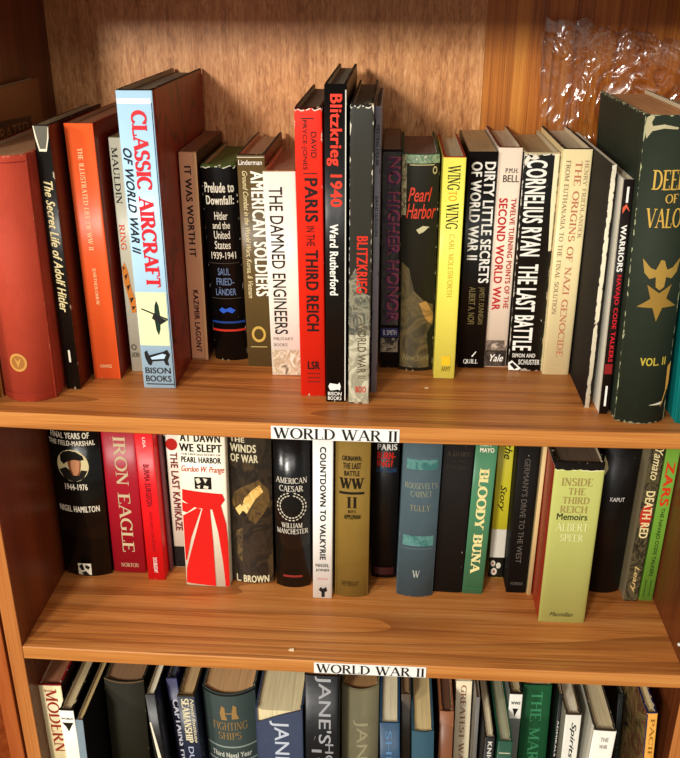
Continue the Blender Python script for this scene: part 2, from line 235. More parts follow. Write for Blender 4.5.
 {'id': 'b12', 'sh': 1, 'label': 'red jacketed book with black lettering and a torn head beside the white one', 'kind': 'jk', 'col': '#ee2a17', 'board': '#3a0f0a', 'pages': '#6d5036', 'ragged': 1, 'wear': 0.22, 'wearc': '#f6d8c0', 'x': 0.32402, 'y': 0.0696, 'z': -0.00395, 't': 0.02646, 'H': 0.29986, 'dep': 0.205, 'lean': -0.00958, 'dec': [('p', '#2a0805', 0.25, 0.7, 0.29005, 0.28895), ('v', 'DAVID', 's', '#34100b', 0.58, 0.78, 0.27714, 0.25272), ('v', 'PRYCE-JONES', 's', '#34100b', 0.24, 0.44, 0.28822, 0.24126), ('p', '#34100b', 0.28, 0.8, 0.23837, 0.23722), ('v', 'PARIS', 'B', '#1f0a07', 0.32, 0.8, 0.23355, 0.19011), ('v', 'IN THE', 's', '#1f0a07', 0.36, 0.66, 0.18607, 0.16566), ('v', 'THIRD REICH', 'B', '#1f0a07', 0.3, 0.78, 0.16153, 0.07445), ('h', 'LSR', 'B', '#1f0a07', 0.3, 0.78, 0.04041, 0.03117), ('p', '#5a130c', 0.28, 0.8, 0.02652, 0.02558), ('p', '#5a130c', 0.28, 0.8, 0.02185, 0.02091), ('p', '#5a130c', 0.28, 0.8, 0.01716, 0.01622)]},
 {'id': 'b13', 'sh': 1, 'label': 'tallest black book with huge red lettering and a white edge line', 'kind': 'jk', 'col': '#0c0b0a', 'board': '#15110e', 'pages': '#77705e', 'wear': 0.12, 'wearc': '#d8d0bc', 'x': 0.35211, 'y': 0.05635, 'z': -0.00399, 't': 0.02097, 'H': 0.32238, 'dep': 0.225, 'lean': -0.00453, 'dec': [('p', '#e9e4d6', 0.93, 0.98, 0.31712, 0.00177), ('v', 'Blitzkrieg 1940', 'B', '#f03a22', 0.1, 0.8, 0.31359, 0.2087), ('v', 'Ward Rutherford', 'B', '#f6f2e6', 0.22, 0.62, 0.19197, 0.11912), ('poly', '#f6f2e6', [(0.12, 0.01813), (0.2, 0.02161), (0.6, 0.02045), (0.68, 0.02277), (0.74, 0.01813), (0.7, 0.01348), (0.6, 0.01465), (0.3, 0.01348), (0.2, 0.01348)]), ('h', 'BISON', 's', '#f6f2e6', 0.1, 0.78, 0.01173, 0.00764), ('h', 'BOOKS', 's', '#f6f2e6', 0.1, 0.78, 0.00647, 0.00236)]},
 {'id': 'b14', 'sh': 1, 'label': 'dark grey worn book with small red lettering and a pale photographic foot', 'kind': 'jk', 'col': '#34332d', 'board': '#2a2722', 'pages': '#6d6552', 'ragged': 1, 'wear': 0.45, 'wearc': '#ded6c4', 'x': 0.37556, 'y': 0.05384, 'z': -0.004, 't': 0.02195, 'H': 0.30555, 'dep': 0.22, 'lean': -0.00179, 'dec': [('artp', ['#4c4a3c', '#8f8a72', '#3d3f38', '#a79e80'], 60, [(0, 0.1363), (0.3, 0.14872), (0.6, 0.12373), (1, 0.11951), (1, 0.07749), (0, 0.07749)]), ('art', ['#b7ae90', '#8f8a72', '#c9c2a6', '#a39b80'], 50, 0, 1, 0.08296, 0.00141), ('v', 'BLITZKRIEG', 'B', '#d8301c', 0.34, 0.84, 0.18117, 0.12268), ('v', 'WORLD WAR II', 's', '#5d5136', 0.42, 0.82, 0.09167, 0.02925), ('h', 'BDD', 'B', '#c03a28', 0.35, 0.85, 0.02004, 0.01309)]},
 {'id': 'b15', 'sh': 1, 'label': 'thin slate-grey book beside the worn dark grey one', 'kind': 'hc', 'col': '#8d8a92', 'pages': '#7b7468', 'wear': 0.4, 'wearc': '#35333a', 'x': 0.39889, 'y': 0.08254, 'z': -0.00399, 't': 0.0059, 'H': 0.30002, 'dep': 0.2, 'lean': -0.00472, 'dec': [('v', 'MEETING HOUSE', 's', '#2e2c33', 0.25, 0.8, 0.28268, 0.24376), ('v', 'SANDERSON', 's', '#3c3a44', 0.25, 0.8, 0.21435, 0.17386)]},
 {'id': 'b16', 'sh': 1, 'label': 'dark paperback with a column of purple block letters and a blue band', 'kind': 'pb', 'col': '#1a1715', 'pages': '#8d7660', 'x': 0.40802, 'y': 0.15167, 'z': -0.00396, 't': 0.02005, 'H': 0.24796, 'dep': 0.15, 'lean': -0.01492, 'dec': [('art', ['#1b1718', '#3d3836', '#151213', '#57504a'], 70, 0, 1, 0.24565, 0.05264), ('v', 'NO HIGHER HONOR', 'B', '#a04a5c', 0.34, 1.0, 0.24049, 0.05626), ('v', 'NO HIGHER HONOR', 'B', '#4a2a50', 0.24, 0.88, 0.23946, 0.05505), ('p', '#2a2f5e', 0, 1, 0.049, 0.03803), ('h', 'B. SMITH', 's', '#d8d8e0', 0.15, 0.9, 0.04657, 0.04048), ('art', ['#15120f', '#b7a98a', '#2a2522', '#15120f'], 110, 0, 1, 0.03681, 0.01954)]},
 {'id': 'b17', 'sh': 1, 'label': 'dark green jacketed book with red handwriting and a frayed green head', 'kind': 'jk', 'col': '#25241c', 'board': '#2e5d44', 'pages': '#8a6a58', 'ragged': 1, 'wear': 0.35, 'wearc': '#cbbd96', 'bulge': 0.14, 'x': 0.4286, 'y': 0.1488, 'z': -0.00387, 't': 0.03921, 'H': 0.24445, 'dep': 0.15, 'lean': -0.01347, 'dec': [('artp', ['#2c271a', '#4b4128', '#6b5a34', '#332c1c'], 40, [(0.05, 0.12801), (0.25, 0.1212), (0.4, 0.09586), (0.7, 0.08417), (0.95, 0.07946), (0.98, 0.05804), (0.8, 0.04598), (0.9, 0.00407), (0.04, 0.00407)]), ('artp', ['#a8803c', '#8b6a34', '#c09048', '#6a5028'], 40, [(0.55, 0.08181), (0.75, 0.08417), (0.96, 0.06998), (0.95, 0.05564), (0.75, 0.06283)]), ('art', ['#b9a878', '#3a3426', '#c7b88c', '#2a261c'], 160, 0, 0.13, 0.24649, 0.18011), ('h', 'Pearl', 'i', '#e2452a', 0.18, 0.82, 0.21009, 0.1952), ('h', 'Harbor', 'i', '#e2452a', 0.14, 0.95, 0.19305, 0.17686), ('art', ['#4f8a68', '#a9b890', '#3c6a50', '#d8d2b0'], 200, 0.1, 1, 0.24649, 0.23518), ('ring', '#cbbd86', 0.88, 0.22792, 0.06, 0.00415, 0.6), ('p', '#cbbd86', 0.2, 0.86, 0.23414, 0.23311), ('poly', '#d8cfa0', [(0.42, 0.16483), (0.6, 0.16922), (0.78, 0.16812), (0.62, 0.16263), (0.5, 0.16043)]), ('h', 'New York', 'i', '#8a7c50', 0.1, 0.9, 0.02026, 0.01281)]},
 {'id': 'b18', 'sh': 1, 'label': 'bright yellow book with narrow black lettering and a torn red-edged head', 'kind': 'jk', 'col': '#f4e860', 'board': '#a82a1c', 'pages': '#d8c8a0', 'wear': 0.1, 'wearc': '#fff8b0', 'x': 0.46834, 'y': 0.12569, 'z': -0.00373, 't': 0.02323, 'H': 0.24597, 'dep': 0.152, 'lean': -0.00543, 'dec': [('v', 'WING', 'r', '#1d1a10', 0.22, 0.78, 0.23773, 0.21224), ('v', 'TO', 'r', '#e0a018', 0.3, 0.66, 0.2112, 0.20083), ('v', 'WING', 'r', '#1d1a10', 0.22, 0.78, 0.19874, 0.17127), ('v', 'CARL MOLESWORTH', 'r', '#c8b03c', 0.42, 0.66, 0.16591, 0.09617), ('p', '#f4c020', 0.35, 0.75, 0.0269, 0.01598), ('h', 'ARMY', 's', '#8a7420', 0.35, 0.8, 0.01476, 0.00864)]},
 {'id': 'b19', 'sh': 1, 'label': 'black paperback with two columns of white lettering beside the yellow one', 'kind': 'pb', 'col': '#0f0d0c', 'pages': '#c2a574', 'x': 0.49724, 'y': 0.15656, 'z': -0.00351, 't': 0.03012, 'H': 0.24603, 'dep': 0.1546, 'lean': -0.00932, 'dec': [('v', 'DIRTY LITTLE SECRETS', 'C', '#f6f2e6', 0.58, 0.96, 0.23545, 0.10266), ('v', 'OF WORLD WAR II', 'C', '#f6f2e6', 0.12, 0.5, 0.23545, 0.12907), ('v', 'JAMES F. DUNNIGAN', 's', '#7b6c40', 0.6, 0.85, 0.09801, 0.05412), ('v', 'ALBERT A. NOFI', 's', '#7b6c40', 0.28, 0.52, 0.09801, 0.05412), ('h', 'QUILL', 'r', '#f6f2e6', 0.2, 0.75, 0.01111, 0.00484), ('poly', '#f6f2e6', [(0.5, 0.01485), (0.66, 0.02107), (0.68, 0.01983), (0.54, 0.01361)])]},
 {'id': 'b20', 'sh': 1, 'label': 'cream and pink jacketed book with thin red lettering and a dark photo foot', 'kind': 'jk', 'col': '#f0dcc4', 'board': '#6e3a2c', 'pages': '#d8c4a4', 'wear': 0.08, 'wearc': '#cc9999', 'x': 0.52789, 'y': 0.16198, 'z': -0.00329, 't': 0.02534, 'H': 0.2502, 'dep': 0.14918, 'lean': -0.0068, 'dec': [('h', 'P.M.H.', 's', '#4a4038', 0.34, 0.86, 0.22842, 0.22317), ('h', 'BELL', 's', '#3a322c', 0.26, 0.92, 0.22106, 0.21366), ('v', 'TWELVE TURNING POINTS OF THE', 'C', '#b83c30', 0.66, 0.88, 0.19657, 0.07188), ('v', 'SECOND WORLD WAR', 'C', '#c02a2a', 0.16, 0.52, 0.19657, 0.06949), ('art', ['#d8c0a8', '#54463c', '#8f7c6c', '#241d1a'], 60, 0, 1, 0.03308, 0.01821), ('art', ['#241d1a', '#54463c', '#1a1513', '#3d332c'], 60, 0, 1, 0.0207, 0.00064), ('h', 'Yale', 'i', '#f6f2e6', 0.25, 0.85, 0.01571, 0.00694)]},
 {'id': 'b21', 'sh': 1, 'label': 'wide black book with tattered corners and block white lettering', 'kind': 'jk', 'col': '#141310', 'board': '#c9b88e', 'pages': '#b99e70', 'ragged': 1, 'wear': 0.5, 'wearc': '#e8e0cc', 'x': 0.55435, 'y': 0.15259, 'z': -0.00296, 't': 0.03704, 'H': 0.24604, 'dep': 0.155, 'lean': -0.0091, 'dec': [('v', 'CORNELIUS RYAN', 'C', '#f6f2e6', 0.08, 0.66, 0.23861, 0.13552), ('v', 'THE LAST BATTLE', 'C', '#f6f2e6', 0.08, 0.66, 0.12651, 0.02511), ('h', 'SIMON AND', 'B', '#d8d4c8', 0.1, 0.8, 0.02142, 0.01648), ('h', 'SCHUSTER', 'B', '#d8d4c8', 0.3, 0.95, 0.014, 0.00779), ('poly', '#efe2bb', [(0.84, 0.24475), (1.0, 0.24475), (1.0, 0.14224), (0.9, 0.14112), (0.84, 0.19676)]), ('poly', '#e8e0cc', [(0, 0.23758), (0.1, 0.24373), (0.2, 0.24066), (0.3, 0.24475), (0.42, 0.24066), (0.3, 0.23861), (0.16, 0.23963), (0.05, 0.23243)]), ('poly', '#f6f2e6', [(0.0, 0.00903), (0.1, 0.01276), (0.4, 0.00279), (0.3, 0.00029), (0.02, 0.00029)]), ('poly', '#0d0c0b', [(0.04, 0.00779), (0.12, 0.01028), (0.3, 0.00404), (0.2, 0.00154)])]},
 {'id': 'b23', 'sh': 1, 'label': 'wide cream jacketed book with red-brown lettering in three columns', 'kind': 'jk', 'col': '#f0dda6', 'board': '#2c2018', 'pages': '#cfc09c', 'bulge': 0.08, 'wear': 0.08, 'wearc': '#b79a60', 'x': 0.59191, 'y': 0.14312, 'z': -0.00253, 't': 0.02985, 'H': 0.25208, 'dep': 0.155, 'lean': -0.00833, 'dec': [('v', 'HENRY FRIEDLANDER', 'r', '#a89070', 0.76, 0.9, 0.2404, 0.15837), ('v', 'THE ORIGINS OF NAZI GENOCIDE', 'r', '#c07a5a', 0.44, 0.68, 0.23939, 0.02221), ('v', 'FROM EUTHANASIA TO THE FINAL SOLUTION', 'r', '#8f7a5c', 0.12, 0.28, 0.2404, 0.07246), ('p', '#c9b078', 0.02, 0.98, 0.00994, 0.00908)]},
 {'id': 'b24', 'sh': 1, 'label': 'thin dark booklet with chipped white edges right of the wide cream spine', 'kind': 'pb', 'col': '#e6dcc0', 'sidecol': '#171315', 'cloth': 1, 'pages': '#e0d8c0', 'wear': 0.5, 'wearc': '#3a3230', 'sidewear': 0.25, 'x': 0.62357, 'y': 0.056, 'z': -0.00236, 't': 0.0045, 'H': 0.25192, 'dep': 0.2, 'lean': -0.01339, 'dec': []},
 {'id': 'b25', 'sh': 1, 'label': 'slim white book with a black spine carrying white and red lettering', 'kind': 'hc', 'col': '#1a1210', 'sidecol': '#e6dfca', 'pages': '#cfcbb8', 'x': 0.63532, 'y': 0.04187, 'z': -0.00212, 't': 0.00943, 'H': 0.24064, 'dep': 0.225, 'lean': -0.02644, 'dec': [('p', '#f6f2e6', 0.4, 0.62, 0.23396, 0.21906), ('poly', '#e06040', [(0.15, 0.21435), (0.5, 0.21812), (0.9, 0.21058), (0.5, 0.21435), (0.2, 0.20868)]), ('v', 'WARRIORS', 'B', '#f6f2e6', 0.22, 0.78, 0.19821, 0.1522), ('v', 'NAVAJO CODE TALKERS', 'B', '#d0202a', 0.22, 0.8, 0.1492, 0.05814), ('p', '#8a1a1a', 0.1, 0.9, 0.05595, 0.04496), ('p', '#f6f2e6', 0.42, 0.64, 0.03162, 0.00903)]},
 {'id': 'b26', 'sh': 1, 'label': 'thick dark green clothbound volume with gold lettering and a gold star', 'kind': 'hc', 'col': '#2b3226', 'bulge': 0.2, 'wear': 0.5, 'wearc': '#a9ab84', 'pages': '#c98f56', 'cloth': 1, 'x': 0.64776, 'y': 0.02783, 'z': -0.00165, 't': 0.04887, 'H': 0.30024, 'dep': 0.19, 'lean': -0.03625, 'dec': [('h', 'DEEDS', 'r', '#c9a246', 0.2, 0.95, 0.25319, 0.23518), ('h', 'OF', 'r', '#c9a246', 0.46, 0.7, 0.23154, 0.2233), ('h', 'VALOR', 'r', '#c9a246', 0.16, 0.98, 0.21869, 0.20005), ('poly', '#96742e', [(0.55, 0.10963), (0.456, 0.1234), (0.17, 0.1237), (0.398, 0.13248), (0.315, 0.14615), (0.55, 0.13799), (0.785, 0.14615), (0.702, 0.13248), (0.93, 0.1237), (0.644, 0.1234)]), ('poly', '#a5833a', [(0.19, 0.17142), (0.34, 0.16268), (0.44, 0.16072), (0.49, 0.16657), (0.52, 0.17046), (0.59, 0.16949), (0.62, 0.16463), (0.66, 0.16072), (0.76, 0.16268), (0.91, 0.17142), (0.86, 0.15779), (0.76, 0.15189), (0.65, 0.15386), (0.63, 0.14397), (0.55, 0.14098), (0.47, 0.14397), (0.45, 0.15386), (0.34, 0.15189), (0.24, 0.15779)]), ('h', 'VOL. II', 'B', '#b9a53e', 0.34, 0.86, 0.07202, 0.06347), ('poly', '#b0a680', [(0.04, 0.2796), (0.0, 0.28911), (0.02, 0.29767), (0.08, 0.30107), (0.14, 0.29852), (0.1, 0.29425), (0.12, 0.29083), (0.3, 0.29254), (0.55, 0.28997), (0.54, 0.28825), (0.3, 0.28911), (0.12, 0.28652)]), ('poly', '#d8d2b8', [(0.6, 0.02085), (0.9, 0.02308), (0.86, 0.01974)]), ('poly', '#d9a04a', [(0.93, 0.06025), (1.0, 0.06455), (1.0, 0.04073), (0.9, 0.02085), (0.86, 0.01638), (0.94, 0.03414)])]},
 {'id': 'b27', 'sh': 1, 'label': 'teal clothbound book at the right edge of the upper row', 'kind': 'hc', 'col': '#0f7f7a', 'bulge': 0.2, 'pages': '#c48a58', 'cloth': 1, 'wear': 0.1, 'wearc': '#8fc0b0', 'x': 0.70697, 'y': 0.02405, 'z': -0.0007, 't': 0.03591, 'H': 0.29387, 'dep': 0.2, 'lean': -0.05632, 'dec': []},
 {'id': 'b28', 'sh': 1, 'label': 'tall orange book with a navy top at the far right of the upper row', 'kind': 'hc', 'col': '#c8592c', 'pages': '#d8702e', 'x': 0.745, 'y': 0.12, 'z': 0.00071, 't': 0.013, 'H': 0.312, 'dep': 0.18, 'lean': 0.0, 'dec': []},
 {'id': 'c1', 'sh': 2, 'label': 'thick black book with a round portrait of a man in a beret', 'kind': 'jk', 'col': '#0c0b09', 'bulge': 0.14, 'gloss': 0.2, 'x': 0.00102, 'y': 0.14597, 'z': -0.30611, 't': 0.06208, 'H': 0.242, 'dep': 0.165, 'lean': 0.01971, 'dec': [('h', 'FINAL YEARS OF', 'B', '#f3ead0', 0.06, 0.84, 0.21037, 0.20213), ('h', 'THE FIELD-MARSHAL', 'B', '#f3ead0', 0.0, 0.93, 0.19937, 0.19244), ('ell', '#efe0a8', 0.46, 0.16438, 0.32, 0.0225), ('poly', '#8a4c2e', [(0.36, 0.17568), (0.37, 0.16438), (0.41, 0.15442), (0.48, 0.14726), (0.56, 0.14798), (0.61, 0.15585), (0.635, 0.1658), (0.64, 0.17568)]), ('poly', '#d8976a', [(0.44, 0.17286), (0.43, 0.16155), (0.47, 0.15157), (0.53, 0.15013), (0.59, 0.15728), (0.61, 0.16722), (0.62, 0.17427)]), ('poly', '#15130f', [(0.22, 0.17004), (0.22, 0.17849), (0.3, 0.18339), (0.42, 0.18576), (0.56, 0.18409), (0.68, 0.17849), (0.7, 0.17286), (0.62, 0.17202), (0.5, 0.17315), (0.38, 0.17061), (0.28, 0.1658)]), ('poly', '#1d1b14', [(0.17, 0.15728), (0.32, 0.16226), (0.4, 0.1587), (0.45, 0.15085), (0.58, 0.15085), (0.63, 0.1587), (0.75, 0.15728), (0.66, 0.14655), (0.48, 0.14151), (0.28, 0.14511)]), ('p', '#3a1a0e', 0.46, 0.5, 0.16722, 0.16552), ('p', '#3a1a0e', 0.55, 0.59, 0.16792, 0.16623), ('p', '#5a2a18', 0.48, 0.57, 0.15728, 0.15585), ('h', '1944-1976', 'B', '#f3ead0', 0.26, 0.72, 0.13862, 0.12993), ('h', 'NIGEL HAMILTON', 'B', '#f3ead0', 0.08, 0.9, 0.10646, 0.09756), ('p', '#f3ead0', 0.34, 0.62, 0.01949, 0.00207), ('poly', '#0d0c0b', [(0.36, 0.01476), (0.44, 0.01949), (0.48, 0.01001), (0.42, 0.00842)]), ('poly', '#0d0c0b', [(0.5, 0.01791), (0.6, 0.01476), (0.56, 0.01001), (0.5, 0.01318)]), ('poly', '#0d0c0b', [(0.4, 0.00525), (0.5, 0.00842), (0.58, 0.00207), (0.46, 0.00207)])]},
 {'id': 'c2', 'sh': 2, 'label': 'crimson book with large pale serif lettering beside the black portrait spine', 'kind': 'jk', 'col': '#b3172a', 'board': '#5a0f14', 'pages': '#caa070', 'x': 0.06478, 'y': 0.15184, 'z': -0.3066, 't': 0.04259, 'H': 0.24, 'dep': 0.15931, 'lean': 0.01534, 'dec': [('v', 'IRON EAGLE', 'r', '#e3cfa4', 0.34, 0.72, 0.20142, 0.03245), ('h', 'NORTON', 'r', '#e0b890', 0.25, 0.8, 0.01516, 0.00882)]},
 {'id': 'c3', 'sh': 2, 'label': 'slim bright red book standing forward of its neighbours', 'kind': 'jk', 'col': '#e8151c', 'bulge': 0.05, 'wear': 0.1, 'wearc': '#ff8a70', 'x': 0.11385, 'y': 0.13827, 'z': -0.30691, 't': 0.02225, 'H': 0.235, 'dep': 0.16, 'lean': -0.00025, 'dec': [('v', 'LISA', 's', '#f6f2e6', 0.44, 0.6, 0.20874, 0.19507), ('v', 'BURMA SURGEON', 'C', '#7d1020', 0.34, 0.66, 0.1715, 0.11144), ('v', 'RETURN JOURNEY', 's', '#9a1020', 0.4, 0.56, 0.10264, 0.04247), ('v', 'DOUBLEDAY', 's', '#f6f2e6', 0.4, 0.62, 0.03476, 0.01139)]},
 {'id': 'c3b', 'sh': 2, 'label': 'thin mauve book recessed between the red and the white spines', 'kind': 'hc', 'col': '#8c5a62', 'x': 0.13725, 'y': 0.158, 'z': -0.307, 't': 0.003, 'H': 0.225, 'dep': 0.15, 'lean': -0.00302, 'dec': []},
 {'id': 'c4', 'sh': 2, 'label': 'white spine with a red disc and dark red lettering half behind the sunburst one', 'kind': 'jk', 'col': '#efe6d2', 'board': '#14100e', 'x': 0.1408, 'y': 0.16767, 'z': -0.30706, 't': 0.01865, 'H': 0.235, 'dep': 0.14349, 'lean': 7e-05, 'dec': [('p', '#0d0c0b', 0, 0.14, 0.19576, 0.00089), ('ell', '#c0241c', 0.52, 0.18452, 0.4, 0.00844), ('v', 'THE LAST KAMIKAZE', 'C', '#7a1612', 0.36, 0.86, 0.1732, 0.0576), ('p', '#14100e', 0, 1, 0.03267, 0.00089)]},
 {'id': 'c5', 'sh': 2, 'label': 'wide cream book with a red rising-sun sunburst on its spine', 'kind': 'jk', 'col': '#f4ead0', 'bulge': 0.06, 'board': '#8a1a14', 'x': 0.16536, 'y': 0.13203, 'z': -0.30733, 't': 0.0575, 'H': 0.24, 'dep': 0.16, 'lean': 0.01353, 'dec': [('h', 'AT DAWN', 'B', '#14110e', 0.06, 0.9, 0.22042, 0.20965), ('h', 'WE SLEPT', 'B', '#14110e', 0.03, 0.93, 0.20694, 0.19607), ('h', 'THE UNTOLD STORY OF', 's', '#6a5a44', 0.06, 0.9, 0.19388, 0.19114), ('h', 'PEARL HARBOR', 'B', '#14110e', 0.06, 0.9, 0.18922, 0.18096), ('h', 'Gordon W. Prange', 'i', '#cc4030', 0.05, 0.96, 0.17681, 0.16568), ('p', '#14110e', 0.32, 0.68, 0.16148, 0.14455), ('poly', '#f3ead0', [(0.34, 0.15868), (0.42, 0.16008), (0.46, 0.15445), (0.38, 0.15163)]), ('poly', '#f3ead0', [(0.5, 0.16008), (0.6, 0.15868), (0.55, 0.15304)]), ('poly', '#f3ead0', [(0.36, 0.14881), (0.44, 0.15022), (0.42, 0.14455)]), ('poly', '#f3ead0', [(0.52, 0.15022), (0.62, 0.14881), (0.6, 0.14526), (0.5, 0.14597)]), ('poly', '#df1c16', [(0.04, 0.14313), (0.5, 0.14029), (0.9, 0.13886), (0.95, 0.13028), (0.84, 0.1202), (0.66, 0.11586), (0.34, 0.11731), (0.15, 0.12309), (0.03, 0.12741)]), ('poly', '#df1c16', [(0.02, 0.12453), (0.32, 0.1202), (0.12, 0.11004), (0.02, 0.1115)]), ('poly', '#df1c16', [(0.0, 0.1042), (0.34, 0.11731), (0.43, 0.11586), (0.18, 0.07313), (0.05, 0.03827), (0.0, 0.03827)]), ('poly', '#df1c16', [(0.47, 0.11875), (0.62, 0.11875), (0.66, 0.06863), (0.68, 0.00093), (0.02, 0.00408), (0.04, 0.02593), (0.12, 0.04439)]), ('poly', '#df1c16', [(0.66, 0.1202), (0.86, 0.12309), (0.96, 0.0954), (0.985, 0.06863), (0.985, 0.00093), (0.9, 0.00093), (0.86, 0.03827), (0.78, 0.08357)])]},
 {'id': 'c6', 'sh': 2, 'label': 'dark brown book showing a fiery explosion in the clouds', 'kind': 'jk', 'col': '#1d1710', 'bulge': 0.1, 'wear': 0.3, 'wearc': '#b8a888', 'x': 0.22405, 'y': 0.14462, 'z': -0.30757, 't': 0.0526, 'H': 0.24, 'dep': 0.16, 'lean': 0.01084, 'dec': [('art', ['#1d1710', '#33281a', '#14100c', '#4a3a22'], 30, 0, 1, 0.21066, 0.00082), ('artp', ['#2a2012', '#6a5028', '#42321a', '#8a6a34'], 45, [(0.1, 0.13374), (0.3, 0.14235), (0.5, 0.14806), (0.7, 0.15375), (0.92, 0.13949), (0.95, 0.12217), (0.8, 0.10464), (0.6, 0.08985), (0.45, 0.09579), (0.35, 0.11051), (0.15, 0.10464), (0.05, 0.11781)]), ('artp', ['#a9803c', '#f2d488', '#e8b860', '#8a6a30'], 60, [(0.35, 0.12652), (0.55, 0.13949), (0.72, 0.14664), (0.8, 0.13662), (0.62, 0.12652), (0.5, 0.1149), (0.4, 0.10464), (0.28, 0.11051)]), ('artp', ['#a9803c', '#f2d488', '#e8b860', '#8a6a30'], 60, [(0.12, 0.11051), (0.25, 0.11781), (0.34, 0.11197), (0.22, 0.10169)]), ('artp', ['#3a3020', '#6a5634', '#2a2218', '#7a6238'], 50, [(0.12, 0.07791), (0.3, 0.08389), (0.26, 0.03217), (0.14, 0.03835)]), ('h', 'THE', 'B', '#d8cda8', 0.05, 0.4, 0.21202, 0.20522), ('h', 'WINDS', 'B', '#d8cda8', 0.05, 0.66, 0.20248, 0.1915), ('h', 'OF WAR', 'B', '#d8cda8', 0.05, 0.7, 0.18874, 0.17764), ('h', 'L. BROWN', 'C', '#e0d4ac', 0.1, 0.9, 0.01187, 0.00082)]},
 {'id': 'c7', 'sh': 2, 'label': 'black glossy book with a silver wreath in the middle of its spine', 'kind': 'jk', 'col': '#0f0e0e', 'bulge': 0.16, 'gloss': 0.2, 'board': '#3a1010', 'x': 0.2813, 'y': 0.14073, 'z': -0.30772, 't': 0.0437, 'H': 0.24, 'dep': 0.16, 'lean': 0.00077, 'dec': [('h', 'AMERICAN', 'r', '#d9d2c0', 0.06, 0.94, 0.1624, 0.15396), ('h', 'CAESAR', 'r', '#d9d2c0', 0.16, 0.84, 0.15113, 0.14262), ('wreath', '#cfc7b0', 0.5, 0.12109, 0.38, 0.01868), ('h', 'WILLIAM', 'r', '#d9d2c0', 0.2, 0.8, 0.09774, 0.09036), ('h', 'MANCHESTER', 'r', '#d9d2c0', 0.06, 0.96, 0.08888, 0.08145), ('p', '#8a2a22', 0.22, 0.78, 0.01899, 0.01587)]},
 {'id': 'c8', 'sh': 2, 'label': 'narrow white book with black lettering running down its whole spine', 'kind': 'jk', 'col': '#f6f2ea', 'bulge': 0.08, 'x': 0.33042, 'y': 0.11639, 'z': -0.30778, 't': 0.02413, 'H': 0.24, 'dep': 0.16, 'lean': 0.0059, 'dec': [('v', 'COUNTDOWN TO VALKYRIE', 'B', '#161412', 0.36, 0.66, 0.21712, 0.05834), ('h', 'NIGEL', 's', '#2c2a28', 0.15, 0.85, 0.05235, 0.04785), ('h', 'JONES', 's', '#2c2a28', 0.15, 0.85, 0.04483, 0.0403), ('h', 'FRONTLINE', 's', '#e0a0a0', 0.25, 0.75, 0.03119, 0.02815), ('poly', '#161412', [(0.3, 0.0128), (0.42, 0.01742), (0.5, 0.01434), (0.7, 0.01742), (0.75, 0.01125), (0.62, 0.0097), (0.62, 0.00195), (0.45, 0.00195), (0.45, 0.0097)])]},
 {'id': 'c9', 'sh': 2, 'label': 'mustard-gold clothbound book with black block lettering', 'kind': 'hc', 'col': '#8f7233', 'bulge': 0.12, 'cloth': 1, 'wear': 0.15, 'wearc': '#c8a860', 'x': 0.35799, 'y': 0.12384, 'z': -0.3078, 't': 0.04156, 'H': 0.24, 'dep': 0.16, 'lean': -0.00081, 'dec': [('h', 'OKINAWA:', 'B', '#1d160a', 0.2, 0.75, 0.20373, 0.197), ('h', 'THE LAST', 'B', '#1d160a', 0.22, 0.74, 0.1943, 0.18617), ('h', 'BATTLE', 'B', '#1d160a', 0.26, 0.7, 0.18345, 0.17662), ('h', 'WW', 'R', '#1d160a', 0.12, 0.84, 0.17388, 0.15869), ('p', '#1d160a', 0.12, 0.84, 0.15452, 0.15103), ('h', 'II', 'r', '#1d160a', 0.34, 0.64, 0.14754, 0.13204), ('h', 'ROY E.', 'B', '#1d160a', 0.38, 0.62, 0.1292, 0.12494), ('h', 'APPLEMAN', 'B', '#1d160a', 0.26, 0.74, 0.1228, 0.11636), ('h', 'WEYBRIGHT', 's', '#4a380c', 0.2, 0.72, 0.02439, 0.0167)]},
 {'id': 'c10', 'sh': 2, 'label': 'black book with white, red and blue words just under the shelf edge', 'kind': 'jk', 'col': '#0e0b0a', 'bulge': 0.1, 'board': '#2a0d0a', 'x': 0.40276, 'y': 0.16467, 'z': -0.30778, 't': 0.03216, 'H': 0.235, 'dep': 0.14648, 'lean': -0.00284, 'dec': [('h', 'PARIS', 'B', '#f6f2e6', 0.15, 0.9, 0.19802, 0.18971), ('h', 'BURN-', 'B', '#e02a1c', 0.15, 0.85, 0.18693, 0.17714), ('h', 'ING?', 'B', '#e02a1c', 0.15, 0.75, 0.17574, 0.16658), ('h', 'LARRY COLLINS', 's', '#2c5a8a', 0.12, 0.9, 0.16446, 0.15878), ('p', '#3a1210', 0.1, 0.9, 0.01657, 0.0055)]},
